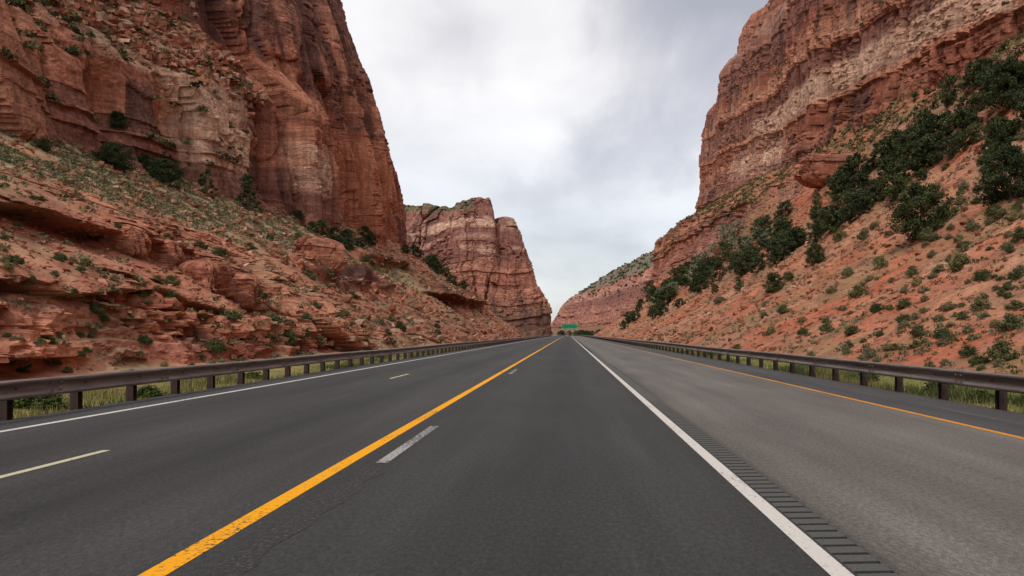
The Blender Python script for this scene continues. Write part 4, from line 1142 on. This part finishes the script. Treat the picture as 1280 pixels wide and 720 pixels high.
# ------------------------------------------------------------------ sky, sun, air
w = bpy.data.worlds.new('World'); scene.world = w; w.use_nodes = True
nt = w.node_tree; nt.nodes.clear()
out = nt.nodes.new('ShaderNodeOutputWorld')
SKX, SKY_ = 4.45, 8.5
SUN_EL, SUN_AZ = 52, 205       # azimuth from +Y clockwise: behind the camera, a little left
sky = nt.nodes.new('ShaderNodeTexSky'); sky.sky_type = 'NISHITA'; sky.sun_disc = False; sky.sun_elevation = R(SUN_EL); sky.sun_rotation = R(SUN_AZ)
bg1 = nt.nodes.new('ShaderNodeBackground'); bg1.inputs[1].default_value = .05; nt.links.new(sky.outputs[0], bg1.inputs[0])
tc = nt.nodes.new('ShaderNodeTexCoord'); sp = nt.nodes.new('ShaderNodeSeparateXYZ'); nt.links.new(tc.outputs['Generated'], sp.inputs[0])
mz = node(nt, 'ShaderNodeMath'); mz.operation = 'MAXIMUM'; mz.inputs[1].default_value = 0.0; nt.links.new(sp.outputs[2], mz.inputs[0])
az = node(nt, 'ShaderNodeMath'); az.operation = 'ADD'; az.inputs[1].default_value = .22; nt.links.new(mz.outputs[0], az.inputs[0])
dx = node(nt, 'ShaderNodeMath'); dx.operation = 'DIVIDE'; nt.links.new(sp.outputs[0], dx.inputs[0]); nt.links.new(az.outputs[0], dx.inputs[1])
dy = node(nt, 'ShaderNodeMath'); dy.operation = 'DIVIDE'; nt.links.new(sp.outputs[1], dy.inputs[0]); nt.links.new(az.outputs[0], dy.inputs[1])
cb = nt.nodes.new('ShaderNodeCombineXYZ'); nt.links.new(dx.outputs[0], cb.inputs[0]); nt.links.new(dy.outputs[0], cb.inputs[1])
mp = nt.nodes.new('ShaderNodeMapping'); mp.inputs['Scale'].default_value = (1, .75, 1); mp.inputs['Location'].default_value = (SKX, SKY_, 0); nt.links.new(cb.outputs[0], mp.inputs[0])
nz = node(nt, 'ShaderNodeTexNoise', Scale=2.2, Detail=7.0, Roughness=.5, Distortion=.2); nt.links.new(mp.outputs[0], nz.inputs[0])
nzc = node(nt, 'ShaderNodeTexNoise', Scale=4.5, Detail=6.0, Roughness=.55, Distortion=.3); nt.links.new(tc.outputs['Generated'], nzc.inputs[0])
# warp the view direction, then sum a few soft grey cloud masses at their bearings
wv = node(nt, 'ShaderNodeVectorMath'); wv.operation = 'MULTIPLY_ADD'; wv.inputs[1].default_value = (.30, .30, .22); nt.links.new(nzc.outputs['Color'], wv.inputs[0]); nt.links.new(tc.outputs['Generated'], wv.inputs[2])
def bearing(px, py):
    v = Vector(((px-CX)/F, 1, (CY-py)/F)).normalized(); return v
acc = None
for px, py, r_, a_, fl in ((890, -5, .13, .42, 1.9), (970, -40, .2, .25, 1.3), (800, 150, .085, .30, 1.6), (775, 200, .10, .20, 2.4), (690, 235, .09, .14, 2.2), (745, 300, .15, .16, 2.6), (540, 80, .085, .15, 1.2), (870, 120, .11, .18, 2.0), (1200, 40, .3, .3, 1.6), (60, 20, .3, .25, 1.5)):
    c = bearing(px, py)
    sv = node(nt, 'ShaderNodeVectorMath'); sv.operation = 'SUBTRACT'; sv.inputs[1].default_value = (c.x+.15, c.y+.15, c.z+.11); nt.links.new(wv.outputs[0], sv.inputs[0])
    s2 = node(nt, 'ShaderNodeVectorMath'); s2.operation = 'MULTIPLY'; s2.inputs[1].default_value = (1, 1, fl); nt.links.new(sv.outputs[0], s2.inputs[0])
    ln = node(nt, 'ShaderNodeVectorMath'); ln.operation = 'LENGTH'; nt.links.new(s2.outputs[0], ln.inputs[0])
    mr = node(nt, 'ShaderNodeMapRange'); mr.interpolation_type = 'SMOOTHERSTEP'; mr.inputs[1].default_value = 0; mr.inputs[2].default_value = r_*1.5; mr.inputs[3].default_value = a_; mr.inputs[4].default_value = 0
    nt.links.new(ln.outputs['Value'], mr.inputs[0])
    if acc is None: acc = mr.outputs[0]
    else:
        q = node(nt, 'ShaderNodeMath'); q.operation = 'ADD'; nt.links.new(acc, q.inputs[0]); nt.links.new(mr.outputs[0], q.inputs[1]); acc = q.outputs[0]
mm = node(nt, 'ShaderNodeMath'); mm.operation = 'MULTIPLY_ADD'; mm.inputs[1].default_value = .62; nt.links.new(nz.outputs[0], mm.inputs[0]); nt.links.new(acc, mm.inputs[2])
cl = ramp(nt, mm.outputs[0], [(.20, (.97, .925, .885)), (.32, (.87, .825, .785)), (.50, (.66, .62, .60)), (.72, (.50, .47, .47)), (.98, (.37, .35, .36))])
hz = ramp(nt, mz.outputs[0], [(0.0, (.52, .56, .64)), (.10, (.66, .67, .71)), (.20, (.86, .86, .87)), (.30, (1.0, .99, .975))])
bg2 = nt.nodes.new('ShaderNodeBackground'); bg2.inputs[1].default_value = 1.0; nt.links.new(mult(nt, cl, hz), bg2.inputs[0])
ad = nt.nodes.new('ShaderNodeAddShader'); nt.links.new(bg1.outputs[0], ad.inputs[0]); nt.links.new(bg2.outputs[0], ad.inputs[1])
nt.links.new(ad.outputs[0], out.inputs[0])

sl = bpy.data.lights.new('sun', 'SUN'); sl.energy = 1.5; sl.angle = R(12); sl.color = (1, .95, .88)
so = bpy.data.objects.new('sun', sl); COL.objects.link(so)
a = R(SUN_AZ); e = R(SUN_EL)
sd = Vector((math.sin(a)*math.cos(e), math.cos(a)*math.cos(e), math.sin(e)))
so.rotation_euler = (-sd).to_track_quat('-Z', 'Y').to_euler(); so.location = (0, 0, 200)

cam = bpy.data.cameras.new('camera'); cam.sensor_width = 36; cam.lens = 36*F/1280; cam.shift_x = -(CX-640)/1280; cam.shift_y = (CY-360)/1280
cam.clip_end = 12000; cam.clip_start = .05
co = bpy.data.objects.new('camera', cam); COL.objects.link(co); co.location = (0, 0, EYE); co.rotation_euler = (R(90), 0, 0)
scene.camera = co
scene.view_settings.view_transform = 'Standard'; scene.view_settings.look = 'None'; scene.view_settings.exposure = 0.0; scene.view_settings.gamma = 1.0
